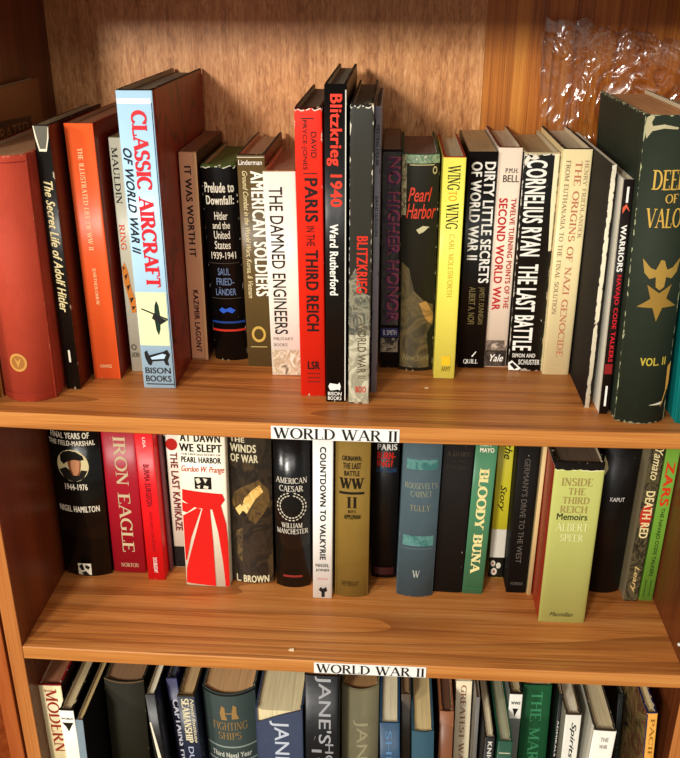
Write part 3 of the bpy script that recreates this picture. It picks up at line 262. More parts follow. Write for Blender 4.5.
 {'id': 'c11', 'sh': 2, 'label': 'blue-grey clothbound book with faded gold lettering and two teal bands', 'kind': 'hc', 'col': '#4d5f66', 'bulge': 0.12, 'cloth': 1, 'wear': 0.3, 'wearc': '#7d8a8c', 'x': 0.43561, 'y': 0.12989, 'z': -0.30772, 't': 0.04576, 'H': 0.24, 'dep': 0.16, 'lean': 0.01139, 'dec': [('art', ['#3f7d78', '#5e8f88', '#2f6a66', '#48757c'], 80, 0.1, 0.92, 0.19802, 0.18446), ('h', "ROOSEVELT'S", 'r', '#8c937e', 0.08, 0.94, 0.16661, 0.15829), ('h', 'CABINET', 'r', '#8c937e', 0.24, 0.8, 0.1555, 0.14711), ('h', 'TULLY', 'r', '#8c8a70', 0.24, 0.8, 0.13584, 0.12732), ('art', ['#3f7d78', '#5e8f88', '#2f6a66', '#48757c'], 80, 0.1, 0.92, 0.09123, 0.07652), ('p', '#55686d', 0.1, 0.92, 0.20071, 0.19937), ('p', '#55686d', 0.1, 0.92, 0.07355, 0.07207), ('h', 'W', 'r', '#b0b4a8', 0.4, 0.62, 0.04054, 0.02986)]},
 {'id': 'c12', 'sh': 2, 'label': 'plain black clothbound book with faint lettering near its head', 'kind': 'hc', 'col': '#1d1815', 'cloth': 1, 'bulge': 0.05, 'x': 0.48202, 'y': 0.13806, 'z': -0.3076, 't': 0.03663, 'H': 0.24, 'dep': 0.16, 'lean': 0.0164, 'dec': [('h', 'A DIARY', 'r', '#3d362e', 0.12, 0.88, 0.20446, 0.1977), ('h', 'OF THE', 'r', '#332d26', 0.25, 0.75, 0.19363, 0.18955), ('h', 'PACIFIC', 'r', '#332d26', 0.15, 0.85, 0.18545, 0.17997)]},
 {'id': 'c13', 'sh': 2, 'label': 'green book with cream slab lettering down its spine', 'kind': 'jk', 'col': '#47805a', 'board': '#1a1f1a', 'sidecol': '#1a1f1a', 'x': 0.51929, 'y': 0.13643, 'z': -0.30748, 't': 0.0259, 'H': 0.238, 'dep': 0.155, 'lean': 0.0173, 'dec': [('h', 'LIDA', 'r', '#f3ead0', 0.2, 0.7, 0.21978, 0.21312), ('h', 'MAYO', 'B', '#f3ead0', 0.2, 0.85, 0.21111, 0.20508), ('v', 'BLOODY BUNA', 'R', '#efe09c', 0.28, 0.74, 0.18339, 0.03145), ('p', '#2f6a3e', 0.0, 1, 0.00984, 0.00828)]},
 {'id': 'c14', 'sh': 2, 'label': 'yellow and white spine with small flowers on a black foot', 'kind': 'jk', 'col': '#d5c92e', 'board': '#15130f', 'x': 0.55581, 'y': 0.17208, 'z': -0.30732, 't': 0.01903, 'H': 0.235, 'dep': 0.13908, 'lean': -0.0064, 'dec': [('p', '#f2ead8', 0, 1, 0.07478, 0.03183), ('p', '#15130f', 0, 1, 0.03183, 0.00033), ('v', 'the', 'i', '#2c2810', 0.4, 0.9, 0.19754, 0.17667), ('v', 'Story', 'i', '#2c2810', 0.25, 0.75, 0.13971, 0.10171), ('ell', '#ece6d0', 0.25, 0.02245, 0.16, 0.0047), ('ell', '#ece6d0', 0.62, 0.01931, 0.16, 0.00471), ('ell', '#ece6d0', 0.35, 0.00985, 0.2, 0.00553), ('ell', '#b03a2a', 0.35, 0.00985, 0.08, 0.00221), ('ell', '#b03a2a', 0.25, 0.02245, 0.06, 0.00172)]},
 {'id': 'c15', 'sh': 2, 'label': 'black clothbound book with dim grey lettering left of the cream sliver', 'kind': 'hc', 'col': '#15120f', 'cloth': 1, 'bulge': 0.08, 'x': 0.57537, 'y': 0.14279, 'z': -0.30721, 't': 0.02505, 'H': 0.24, 'dep': 0.16, 'lean': -0.00648, 'dec': [('v', "GERMANY'S DRIVE TO THE WEST", 's', '#5c564e', 0.34, 0.62, 0.19508, 0.04594), ('h', 'HOPKINS', 's', '#5c564e', 0.2, 0.8, 0.01683, 0.01217)]},
 {'id': 'c16', 'sh': 2, 'label': 'sliver of a thin cream paperback left of the pale green spine', 'kind': 'pb', 'col': '#d9bd84', 'x': 0.6018, 'y': 0.1372, 'z': -0.30711, 't': 0.0045, 'H': 0.24, 'dep': 0.165, 'lean': 0.00117, 'dec': []},
 {'id': 'c17', 'sh': 2, 'label': 'pale green book in front, with brown serif words and a black slipped head', 'kind': 'jk', 'col': '#c2c670', 'board': '#17120d', 'pages': '#5e4c38', 'sidecol': '#9a2c18', 'ragged': 1, 'wear': 0.2, 'wearc': '#efe9b0', 'cover_up': 0.007, 'x': 0.60854, 'y': 0.08848, 'z': -0.30689, 't': 0.05572, 'H': 0.22132, 'dep': 0.165, 'lean': -0.00625, 'dec': [('h', 'INSIDE', 'r', '#a08a4c', 0.16, 0.78, 0.20234, 0.1919), ('h', 'THE', 'r', '#a08a4c', 0.32, 0.66, 0.18928, 0.18006), ('h', 'THIRD', 'r', '#a08a4c', 0.22, 0.76, 0.17742, 0.16811), ('h', 'REICH', 'r', '#a08a4c', 0.18, 0.74, 0.16544, 0.15604), ('h', 'Memoirs', 's', '#1e1c10', 0.14, 0.76, 0.15537, 0.14657), ('h', 'ALBERT', 'r', '#e0e0a0', 0.14, 0.8, 0.14249, 0.13155), ('h', 'SPEER', 'r', '#e0e0a0', 0.26, 0.74, 0.12742, 0.11773), ('h', 'Macmillan', 'i', '#4c4a24', 0.22, 0.72, 0.01514, 0.00911)]},
 {'id': 'c18', 'sh': 2, 'label': 'thick plain black book right of the pale green one', 'kind': 'hc', 'col': '#0f0c0a', 'bulge': 0.15, 'x': 0.67586, 'y': 0.15314, 'z': -0.30641, 't': 0.0435, 'H': 0.24, 'dep': 0.155, 'lean': 0.00637, 'dec': [('h', 'KAPUT', 's', '#e8e4dc', 0.32, 0.72, 0.14136, 0.13569), ('poly', '#d8d49a', [(0.03, 0.19548), (0.12, 0.1873), (0.16, 0.17907), (0.1, 0.17078), (0.03, 0.16801)])]},
 {'id': 'c19', 'sh': 2, 'label': 'mottled dark olive paperback with tan script leaning right', 'kind': 'pb', 'col': '#3a3420', 'sidecol': '#8f8262', 'pages': '#8f8262', 'x': 0.7215, 'y': 0.1326, 'z': -0.30611, 't': 0.0165, 'H': 0.232, 'dep': 0.16, 'lean': 0.01195, 'dec': [('art', ['#2a2618', '#5c5236', '#1a180f', '#6d6242'], 60, 0, 1, 0.21442, 0.00116), ('ell', '#c03424', 0.5, 0.1256, 0.42, 0.01687), ('v', 'Yamato', 'i', '#e8d8a0', 0.3, 0.9, 0.21705, 0.17555), ('v', 'DEATH RED', 'C', '#f0dca0', 0.24, 0.86, 0.16049, 0.09412), ('v', 'Leary', 'i', '#d8b878', 0.3, 0.75, 0.05293, 0.01352)]},
 {'id': 'c20', 'sh': 2, 'label': 'bright green book leaning right against its mottled neighbour', 'kind': 'pb', 'col': '#6f9e35', 'x': 0.74148, 'y': 0.13412, 'z': -0.30591, 't': 0.01566, 'H': 0.235, 'dep': 0.16, 'lean': 0.00643, 'dec': [('v', 'ZARS', 'B', '#d83a1c', 0.18, 0.82, 0.19945, 0.1393), ('v', 'THE NAVAJO CODE TALKERS', 's', '#1c2c10', 0.3, 0.66, 0.1365, 0.03753), ('p', '#3a5a1c', 0.2, 0.3, 0.03147, 0.00697), ('p', '#3a5a1c', 0.6, 0.7, 0.03147, 0.00697)]},
 {'id': 'd1', 'sh': 3, 'label': 'cream book with large red serif letters at the left end of the lower row', 'kind': 'jk', 'col': '#ecd8a4', 'board': '#8f1420', 'pages': '#a86c48', 'sidecol': '#3a2416', 'x': 0.001, 'y': 0.02444, 'z': -0.64, 't': 0.02979, 'H': 0.25502, 'dep': 0.19, 'lean': -0.01259, 'dec': [('v', 'MODERN WAR', 'r', '#a8301c', 0.28, 0.8, 0.24956, 0.07671)]},
 {'id': 'd2', 'sh': 3, 'label': 'white narrow spine with a small black crest standing forward in the lower row', 'kind': 'jk', 'col': '#efe8d4', 'board': '#14110f', 'pages': '#cbb68a', 'sidecol': '#14110f', 'x': 0.03515, 'y': -0.00503, 'z': -0.64, 't': 0.01784, 'H': 0.24501, 'dep': 0.19, 'lean': -0.00436, 'dec': [('h', 'WORLD', 's', '#2a2824', 0.1, 0.9, 0.23372, 0.23054), ('poly', '#1a1815', [(0.1, 0.22575), (0.9, 0.22575), (0.7, 0.21935), (0.5, 0.2113), (0.35, 0.21935)])]},
 {'id': 'd3', 'sh': 3, 'label': 'thin blue-grey book tight against the white crested spine', 'kind': 'hc', 'col': '#7c8c94', 'board': '#12100f', 'sidecol': '#131211', 'pages': '#cdb27a', 'cloth': 1, 'x': 0.05388, 'y': -0.02008, 'z': -0.64, 't': 0.00917, 'H': 0.24509, 'dep': 0.19, 'lean': 0.02251, 'dec': []},
 {'id': 'd4', 'sh': 3, 'label': 'thick dark olive-black clothbound book in the lower row', 'kind': 'hc', 'col': '#29261a', 'pages': '#8c6a48', 'bulge': 0.12, 'cloth': 1, 'wear': 0.2, 'wearc': '#6a5a44', 'x': 0.06834, 'y': 0.04729, 'z': -0.64, 't': 0.0503, 'H': 0.24806, 'dep': 0.19, 'lean': 0.02136, 'dec': [('p', '#7a5c40', 0, 1, 0.26237, 0.24633)]},
 {'id': 'd5', 'sh': 3, 'label': 'narrow black spine with a pale page edge above it', 'kind': 'hc', 'col': '#12100f', 'pages': '#e6dcc0', 'x': 0.14282, 'y': 0.01867, 'z': -0.64, 't': 0.0123, 'H': 0.25217, 'dep': 0.19, 'lean': -0.0372, 'dec': [('poly', '#f3ead0', [(0.05, 0.20844), (0.2, 0.20844), (0.75, 0.14503), (0.4, 0.14503)])]},
 {'id': 'd6', 'sh': 3, 'label': 'indigo book with white lettering starting below its plain head', 'kind': 'jk', 'col': '#2a2858', 'board': '#15152a', 'pages': '#38424a', 'x': 0.16476, 'y': 0.05219, 'z': -0.64, 't': 0.01407, 'H': 0.24863, 'dep': 0.19, 'lean': -0.05756, 'dec': [('p', '#14142a', 0, 1, 0.21305, 0.05624), ('v', 'CAPTAINS FIGHTERS', 'C', '#e4e2ee', 0.3, 0.85, 0.2147, 0.05624)]},
 {'id': 'd7', 'sh': 3, 'label': 'dark navy book with bold cream lettering and tan pages', 'kind': 'jk', 'col': '#141b30', 'board': '#3a2c18', 'pages': '#c0a070', 'x': 0.17976, 'y': 0.02166, 'z': -0.64, 't': 0.02189, 'H': 0.25007, 'dep': 0.19, 'lean': -0.03186, 'dec': [('v', 'SEAMANSHIP', 'R', '#e6dab4', 0.22, 0.66, 0.24675, 0.17512), ('v', 'Naval Institute', 'i', '#e6dab4', 0.72, 0.92, 0.24675, 0.17512), ('v', 'DUTTON', 's', '#b8c0d8', 0.3, 0.6, 0.16841, 0.09245)]},
 {'id': 'd8', 'sh': 3, 'label': 'very thick slate-green book with a curved spine and gold lettering', 'kind': 'hc', 'col': '#3c4744', 'pages': '#c69c6a', 'bulge': 0.22, 'cloth': 1, 'wear': 0.2, 'wearc': '#9a9c8c', 'x': 0.20221, 'y': 0.04707, 'z': -0.64, 't': 0.06629, 'H': 0.24407, 'dep': 0.19, 'lean': -0.01976, 'dec': [('p', '#15130f', 0, 1, 0.2702, 0.24072), ('p', '#e6dcc0', 0, 1, 0.24875, 0.24507), ('poly', '#a07c48', [(0.38, 0.22533), (0.44, 0.22207), (0.44, 0.21059), (0.48, 0.20233), (0.36, 0.20233), (0.34, 0.21388)]), ('poly', '#a07c48', [(0.6, 0.22696), (0.66, 0.2237), (0.66, 0.21224), (0.7, 0.20399), (0.56, 0.20399), (0.57, 0.21552)]), ('p', '#a07c48', 0.44, 0.58, 0.21388, 0.21224), ('h', 'FIGHTING', 'r', '#8f7448', 0.18, 0.84, 0.19901, 0.18566), ('h', 'SHIPS', 'r', '#8f7448', 0.28, 0.72, 0.18231, 0.17049), ('p', '#8f9a92', 0.03, 0.97, 0.15857, 0.15601), ('h', 'Third Naval Year', 'B', '#c8cabc', 0.12, 0.88, 0.14828, 0.13964), ('p', '#8f9a92', 0.03, 0.97, 0.13443, 0.13182)]},
 {'id': 'd9', 'sh': 3, 'label': 'broad blue book with a torn head exposing its pages', 'kind': 'hc', 'col': '#3a4258', 'pages': '#e2d2a4', 'cloth': 1, 'slant': 0.022, 'wear': 0.1, 'wearc': '#7a86a0', 'x': 0.26931, 'y': 0.0145, 'z': -0.64, 't': 0.05757, 'H': 0.243, 'dep': 0.19, 'lean': -0.00331, 'dec': [('v', "JANE'S", 's', '#c4ccd8', 0.3, 0.72, 0.22732, 0.13454)]},
 {'id': 'd10', 'sh': 3, 'label': 'black book with wide silver lettering directly under the shelf label', 'kind': 'hc', 'col': '#111113', 'bulge': 0.06, 'x': 0.32754, 'y': 0.01921, 'z': -0.64, 't': 0.04136, 'H': 0.29501, 'dep': 0.19, 'lean': 0.00311, 'dec': [('v', "JANE'S", 's', '#a8a8ac', 0.3, 0.78, 0.29622, 0.18849), ('v', '1972', 's', '#98989c', 0.2, 0.5, 0.17855, 0.10687), ('v', 'HOUSE', 's', '#98989c', 0.6, 0.85, 0.18849, 0.10687)]},
 {'id': 'd11', 'sh': 3, 'label': 'tan-grey clothbound book with a curved head and faint lettering', 'kind': 'hc', 'col': '#7f775a', 'pages': '#b98c58', 'bulge': 0.22, 'cloth': 1, 'wear': 0.2, 'wearc': '#a89e80', 'x': 0.37256, 'y': 0.05553, 'z': -0.64, 't': 0.0469, 'H': 0.25001, 'dep': 0.19, 'lean': -0.00785, 'dec': [('p', '#5c4a30', 0, 1, 0.27208, 0.24905), ('v', 'JANES', 's', '#a89e7c', 0.32, 0.72, 0.20095, 0.09587)]},
 {'id': 'd12', 'sh': 3, 'label': 'bright blue low spine with cream pages rising behind it', 'kind': 'hc', 'col': '#22435f', 'pages': '#e8dcb8', 'x': 0.42714, 'y': -0.00391, 'z': -0.64, 't': 0.02401, 'H': 0.24814, 'dep': 0.19, 'lean': -0.0335, 'dec': [('v', 'SHIPS', 's', '#5c86b0', 0.3, 0.6, 0.2372, 0.15637)]},
 {'id': 'd13', 'sh': 3, 'label': 'narrow dark brown spine beside the bright blue one', 'kind': 'hc', 'col': '#4a3c2c', 'pages': '#8a6e4c', 'x': 0.45299, 'y': 0.03636, 'z': -0.64, 't': 0.01137, 'H': 0.25514, 'dep': 0.19, 'lean': -0.0335, 'dec': []},
 {'id': 'd14', 'sh': 3, 'label': 'steel-blue book standing forward with a strip of cream page tops', 'kind': 'hc', 'col': '#335361', 'pages': '#dcc48c', 'bulge': 0.12, 'cloth': 1, 'x': 0.46576, 'y': -0.00789, 'z': -0.64, 't': 0.02607, 'H': 0.24217, 'dep': 0.19, 'lean': -0.03679, 'dec': []},
 {'id': 'd15', 'sh': 3, 'label': 'brown leather-like spine between the blue and the cream ones', 'kind': 'hc', 'col': '#8a5536', 'pages': '#5d3a24', 'bulge': 0.1, 'wear': 0.2, 'wearc': '#b98a60', 'x': 0.49589, 'y': 0.01678, 'z': -0.64, 't': 0.01656, 'H': 0.25006, 'dep': 0.19, 'lean': -0.02131, 'dec': []},
 {'id': 'd16', 'sh': 3, 'label': 'cream book with small brown lettering running up its spine', 'kind': 'pb', 'col': '#eadcb8', 'pages': '#e6d8ac', 'x': 0.51878, 'y': 0.06283, 'z': -0.64, 't': 0.01938, 'H': 0.2551, 'dep': 0.19, 'lean': -0.02434, 'dec': [('v', 'GREATEST WARTIME', 'r', '#a87454', 0.3, 0.66, 0.24922, 0.07)]},
 {'id': 'd17', 'sh': 3, 'label': 'thin plain grey spine behind two forward books', 'kind': 'hc', 'col': '#6b6660', 'pages': '#8a7a60', 'x': 0.53876, 'y': 0.0297, 'z': -0.64, 't': 0.00445, 'H': 0.26207, 'dep': 0.19, 'lean': -0.01818, 'dec': []},
 {'id': 'd18', 'sh': 3, 'label': 'black narrow spine fronting a broad strip of cream pages', 'kind': 'hc', 'col': '#161412', 'pages': '#e6dab8', 'x': 0.54389, 'y': -0.01042, 'z': -0.64, 't': 0.01144, 'H': 0.24, 'dep': 0.19, 'lean': -0.0063, 'dec': [('v', 'KNIGHT', 'B', '#d8d4c8', 0.3, 0.75, 0.23423, 0.17993)]},
 {'id': 'd19', 'sh': 3, 'label': 'dark green low spine with grey-green page tops behind', 'kind': 'hc', 'col': '#1c4a34', 'pages': '#a8a888', 'x': 0.55596, 'y': -0.0134, 'z': -0.64, 't': 0.01717, 'H': 0.23801, 'dep': 0.19, 'lean': 0.00549, 'dec': [('p', '#c8c8a8', 0.12, 0.88, 0.22126, 0.21969), ('v', 'ARMED', 's', '#c8c8a8', 0.3, 0.7, 0.21335, 0.15985)]},
 {'id': 'd20', 'sh': 3, 'label': 'grey spine topped by a white label with a black triangle', 'kind': 'jk', 'col': '#6a6c66', 'pages': '#b8a880', 'x': 0.57819, 'y': 0.03891, 'z': -0.64, 't': 0.01545, 'H': 0.26204, 'dep': 0.19, 'lean': -0.01295, 'dec': [('p', '#f6f2e6', 0, 1, 0.26102, 0.22288), ('h', 'WWII', 'B', '#2a2824', 0.15, 0.85, 0.25001, 0.24526), ('poly', '#1a1815', [(0.3, 0.2389), (0.75, 0.2389), (0.5, 0.2261)])]},
 {'id': 'd21', 'sh': 3, 'label': 'wide grass-green clothbound book in the lower row', 'kind': 'hc', 'col': '#1c5430', 'bulge': 0.08, 'cloth': 1, 'x': 0.60193, 'y': 0.06296, 'z': -0.64, 't': 0.03596, 'H': 0.25522, 'dep': 0.19, 'lean': -0.03177, 'dec': [('v', 'THE MARINES', 'r', '#3f9060', 0.3, 0.7, 0.24654, 0.07644)]},
 {'id': 'd22', 'sh': 3, 'label': 'thin black spine with tiny white lettering beside the green one', 'kind': 'hc', 'col': '#131110', 'x': 0.63865, 'y': 0.04099, 'z': -0.64, 't': 0.00392, 'H': 0.262, 'dep': 0.19, 'lean': -0.01675, 'dec': [('v', 'ADMIRALS', 'B', '#e4e2da', 0.3, 0.75, 0.22103, 0.16164)]},
 {'id': 'd23', 'sh': 3, 'label': 'grey-white book with slanted black script beside the thick white one', 'kind': 'jk', 'col': '#dcd8ca', 'pages': '#e8dfc4', 'board': '#4a3c2c', 'sidecol': '#8a8674', 'x': 0.64504, 'y': 0.01946, 'z': -0.64, 't': 0.01844, 'H': 0.25211, 'dep': 0.19, 'lean': -0.02314, 'dec': [('v', 'Spirits of', 'i', '#181614', 0.34, 0.74, 0.24018, 0.15401)]},
 {'id': 'd24', 'sh': 3, 'label': 'thick white book with a dark board around cream pages', 'kind': 'jk', 'col': '#ece6d8', 'pages': '#d0bf96', 'board': '#40392a', 'sidecol': '#cdc8b6', 'x': 0.66451, 'y': 0.00235, 'z': -0.64, 't': 0.02617, 'H': 0.24707, 'dep': 0.19, 'lean': 0.01969, 'dec': [('h', 'THE', 's', '#8a8070', 0.35, 0.7, 0.23618, 0.22989), ('h', 'WAR', 's', '#8a8070', 0.35, 0.7, 0.22515, 0.21881)]},
 {'id': 'd25', 'sh': 3, 'label': 'black book set back between the white and the mottled ones', 'kind': 'hc', 'col': '#171a18', 'pages': '#3a3a34', 'x': 0.73906, 'y': 0.09664, 'z': -0.64, 't': 0.00698, 'H': 0.21576, 'dep': 0.19, 'lean': -0.077, 'dec': [('v', 'CRISIS', 's', '#3c4a44', 0.3, 0.6, 0.19727, 0.10533)]},
 {'id': 'd27', 'sh': 3, 'label': 'amber spine with a navy edge and a mottled cover, rightmost of the lower row', 'kind': 'jk', 'col': '#e0a040', 'board': '#1a2350', 'pages': '#e0cc98', 'art': ('#1c160e', '#8a7444', '#5a2a1c', '#a08858'), 'x': 0.7466, 'y': 0.0047, 'z': -0.64, 't': 0.01237, 'H': 0.27458, 'dep': 0.19, 'lean': -0.07195, 'dec': [('p', '#1a2350', 0, 0.12, 0.27328, 0.15236), ('v', 'PACIFIC', 'r', '#9a6a20', 0.4, 0.8, 0.26719, 0.18528)]}
]

prepare_texts({(e[1], e[2]) for b in BOOKS for e in b['dec'] if e[0] in ('v', 'h')} | {('WORLD WAR II', 'r'), ('ISTRATED', 's')})
# ------------------------------------------------------------------ books
GROUPS = {1: 'books on the upper shelf', 2: 'books on the middle shelf', 3: 'books on the lower shelf'}
def bulge_fn(b):
    t = b['t']; k = b.get('bulge', .05 if b['kind'] != 'pb' else .02); n = 2.0 if k > .09 else 4.0; bb = max(.0004, k*t)
    if k > .09: return lambda u: -bb*max(0, 1-abs(2*u-1)**2.2)
    return lambda u: -bb*max(0, 1-abs(2*u-1)**n)**(1/n)
def profile(t, dep, f, groove, off=0):
    """plan outline from the fore-edge of the left board round the spine to the right; returns (x, y, u)"""
    P = []
    ys = [dep, dep*.6, dep*.25, .010, .0075, .0055, .0035, .0015]
    g = {.0075: .5, .0055: 1, .0035: .5}
    for y in ys: P.append((-off+groove*g.get(y, 0), y, -y/t))
    n = 22
    for i in range(n+1):
        u = .5-.5*math.cos(math.pi*i/n); P.append((-off+u*(t+2*off), f(u)-off, u))
    for y in reversed(ys): P.append((t+off-groove*g.get(y, 0), y, 1+y/t))
    return P
def shell(t, dep, H, f, groove, th, off, topf, z0=0, rim=0):
    bm = bmesh.new(); uvl = bm.loops.layers.uv.new('edge')
    O = profile(t, dep, f, groove, off); In = []
    for i, (x, y, u) in enumerate(O):
        a = O[max(0, i-1)]; c = O[min(len(O)-1, i+1)]; dx, dy = c[0]-a[0], c[1]-a[1]; l = math.hypot(dx, dy) or 1
        In.append((x-dy/l*th, y+dx/l*th))
    def ring(pts, zs): return [bm.verts.new((p_[0], p_[1], z)) for p_, z in zip(pts, zs)]
    tops = [topf(i, u) for i, (_, _, u) in enumerate(O)]
    rows = [ring(O, [z0]*len(O))]
    if rim: rows.append(ring(O, [z-rim for z in tops]))
    rows.append(ring(O, tops)); ib = ring(In, [z0]*len(O)); it = ring(In, tops)
    def face(vs, mi, us=None):
        fc = bm.faces.new(vs); fc.material_index = mi; fc.smooth = mi in (0, 3)
        for lp in fc.loops:
            k = idx.get(lp.vert, 0); lp[uvl].uv = (O[k][2], lp.vert.co.z)
    idx = {}
    for r_ in rows+[ib, it]:
        for i, v in enumerate(r_): idx[v] = i
    n = len(O)
    for k in range(len(rows)-1):
        for i in range(n-1):
            u = (O[i][2]+O[i+1][2])/2; sp = -.001 < u < 1.001
            mi = 0 if sp else 1
            if rim and k == 1 and mnoise.noise(Vector((i*.9+t*999, t*77, 0))) > -.15 and sp: mi = 3
            face([rows[k][i], rows[k][i+1], rows[k+1][i+1], rows[k+1][i]], mi)
    for i in range(n-1):
        face([ib[i+1], ib[i], it[i], it[i+1]], 2); face([rows[-1][i], rows[-1][i+1], it[i+1], it[i]], 2 if off or rim else (0 if -.001 < O[i][2] < 1 else 1)); face([rows[0][i+1], rows[0][i], ib[i], ib[i+1]], 2)
    for i, s_ in ((0, 1), (n-1, 0)):
        q = [rows[0][i]]+([rows[1][i]] if rim else [])+[rows[-1][i], it[i], ib[i]]
        face(q if not s_ else q[::-1], 1)
    return bm
def split_u(vs2, fs):
    """cut flat lettering at steps of u so that it can follow a rounded spine"""
    bm = bmesh.new(); V = [bm.verts.new((a, b_, 0)) for a, b_ in vs2]
    for f_ in fs:
        try: bm.faces.new([V[i] for i in f_])
        except ValueError: pass
    lo = min(v[0] for v in vs2); hi = max(v[0] for v in vs2); k = 1/24
    x = math.ceil(lo/k)*k
    while x < hi:
        bmesh.ops.bisect_plane(bm, geom=bm.verts[:]+bm.edges[:]+bm.faces[:], plane_co=(x, 0, 0), plane_no=(1, 0, 0), dist=1e-5); x += k
    bmesh.ops.triangulate(bm, faces=bm.faces[:])
    bm.verts.index_update(); out = [(v.co.x, v.co.y) for v in bm.verts], [tuple(v.index for v in f_.verts) for f_ in bm.faces]
    bm.free(); return out
def decals(b, f, parent, off):
    t = b['t']; H = b['H']; roles = {}
    tx = [e for e in b['dec'] if e[0] in 'vh']; lead = max(((abs((e[5]-e[4])*t*(e[7]-e[6]))/len(e[1])**.3, e[2], e[3]) for e in tx), default=(0, 0, 0))[1:]
    for e in b['dec']:
        k = e[0]; lay = 1
        if k in ('v', 'h'):
            _, s, fn, col, u0, u1, va, vb = e; m = flat(col, .4); W_ = []
            for q, (nv, fs) in enumerate(TXT[(s, fn)]):
                if k == 'h': vs = [(u0+(u1-u0)*x, vb+(va-vb)*y) for x, y in nv]
                else: vs = [(u0+(u1-u0)*y, va+(vb-va)*x) for x, y in nv]
                vs, fs = split_u(vs, fs); W_.append((vs, fs, m, 3+.22*q))
            roles.setdefault('title_lettering' if (fn, col) == lead else 'small_lettering', []).append(W_); continue
        elif k == 'p':
            _, col, u0, u1, va, vb = e; vs = [(u0, vb), (u1, vb), (u1, va), (u0, va)]; fs = [(0,1,2,3)]; role, m = 'colour_band', flat(col)
            lay = 1 if abs(va-vb) > .012 else 2
        elif k == 'art':
            _, cols, sc, u0, u1, va, vb = e; vs = [(u0, vb), (u1, vb), (u1, va), (u0, va)]; fs = [(0,1,2,3)]; role, m, lay = 'cover_picture', artmat(cols, sc), 0
        elif k == 'artp':
            _, cols, sc, vs = e; fs = [tuple(range(len(vs)))]; role, m, lay = 'cover_picture', artmat(cols, sc), .3+.3*len(roles.get('cover_picture', []))
        elif k == 'poly':
            _, col, vs = e; fs = [tuple(range(len(vs)))]; role, m, lay = 'emblem', flat(col), 2.2+.5*(len(roles.get('emblem', [])))
        elif k in ('ell', 'ring'):
            col, uc, vc, ru, rv = e[1:6]; n = 28
            P = [(uc+ru*math.cos(2*math.pi*i/n), vc+rv*math.sin(2*math.pi*i/n)) for i in range(n)]
            if k == 'ell': vs, fs = P, [tuple(range(n))]
            else:
                q = e[6]; vs = P+[(uc+(x-uc)*q, vc+(y-vc)*q) for x, y in P]; fs = [(i, (i+1) % n, n+(i+1) % n, n+i) for i in range(n)]
            role, m, lay = 'emblem', flat(col), 1.7+.5*(len(roles.get('emblem', [])))
        elif k == 'wreath':
            col, uc, vc, ru, rv = e[1:6]; vs, fs = [], []
            for i in range(22):
                a = math.radians(105+330*i/21); 
                for s_ in (.86, 1.06):
                    cx, cy = uc+ru*s_*math.cos(a), vc+rv*s_*math.sin(a); tx, ty = -math.sin(a), math.cos(a); j = len(vs)
                    vs += [(cx-tx*ru*.12, cy-ty*rv*.12), (cx+math.cos(a)*ru*.06, cy+math.sin(a)*rv*.06), (cx+tx*ru*.12, cy+ty*rv*.12), (cx-math.cos(a)*ru*.06, cy-math.sin(a)*rv*.06)]; fs.append((j, j+1, j+2, j+3))
            role, m, lay = 'emblem', flat(col), 2
        vs, fs = split_u(vs, fs); roles.setdefault(role, []).append([(vs, fs, m, lay)])
    sets = []
    for role, L in roles.items():
        if role != 'emblem': sets += [(role, q) for q in L]; continue
        L = [q[0] for q in L]
        last = None
        for q in sorted(L, key=lambda q: sum(v[1] for v in q[0])/len(q[0])):
            lo = min(v[1] for v in q[0]); hi = max(v[1] for v in q[0])
            if last and lo < last[1]+.004: last[0].append(q); last[1] = max(last[1], hi)
            else: last = [[q], hi]; sets.append((role, last[0]))
    for role, L in sets:
        bm = bmesh.new(); mats = []
        for vs, fs, m, lay in L:
            if m not in mats: mats.append(m)
            V = [bm.verts.new((u*t, f(min(1, max(0, u)))-off-.00022-.00012*lay, min(H-.0004, max(.0008, v)))) for u, v in vs]
            for fc in fs:
                try: nf = bm.faces.new([V[i] for i in fc])
                except ValueError: continue
                nf.material_index = mats.index(m)
                nf.normal_update()
                if nf.normal.y > 0: nf.normal_flip()
        obj(role, bm, mats, parent)
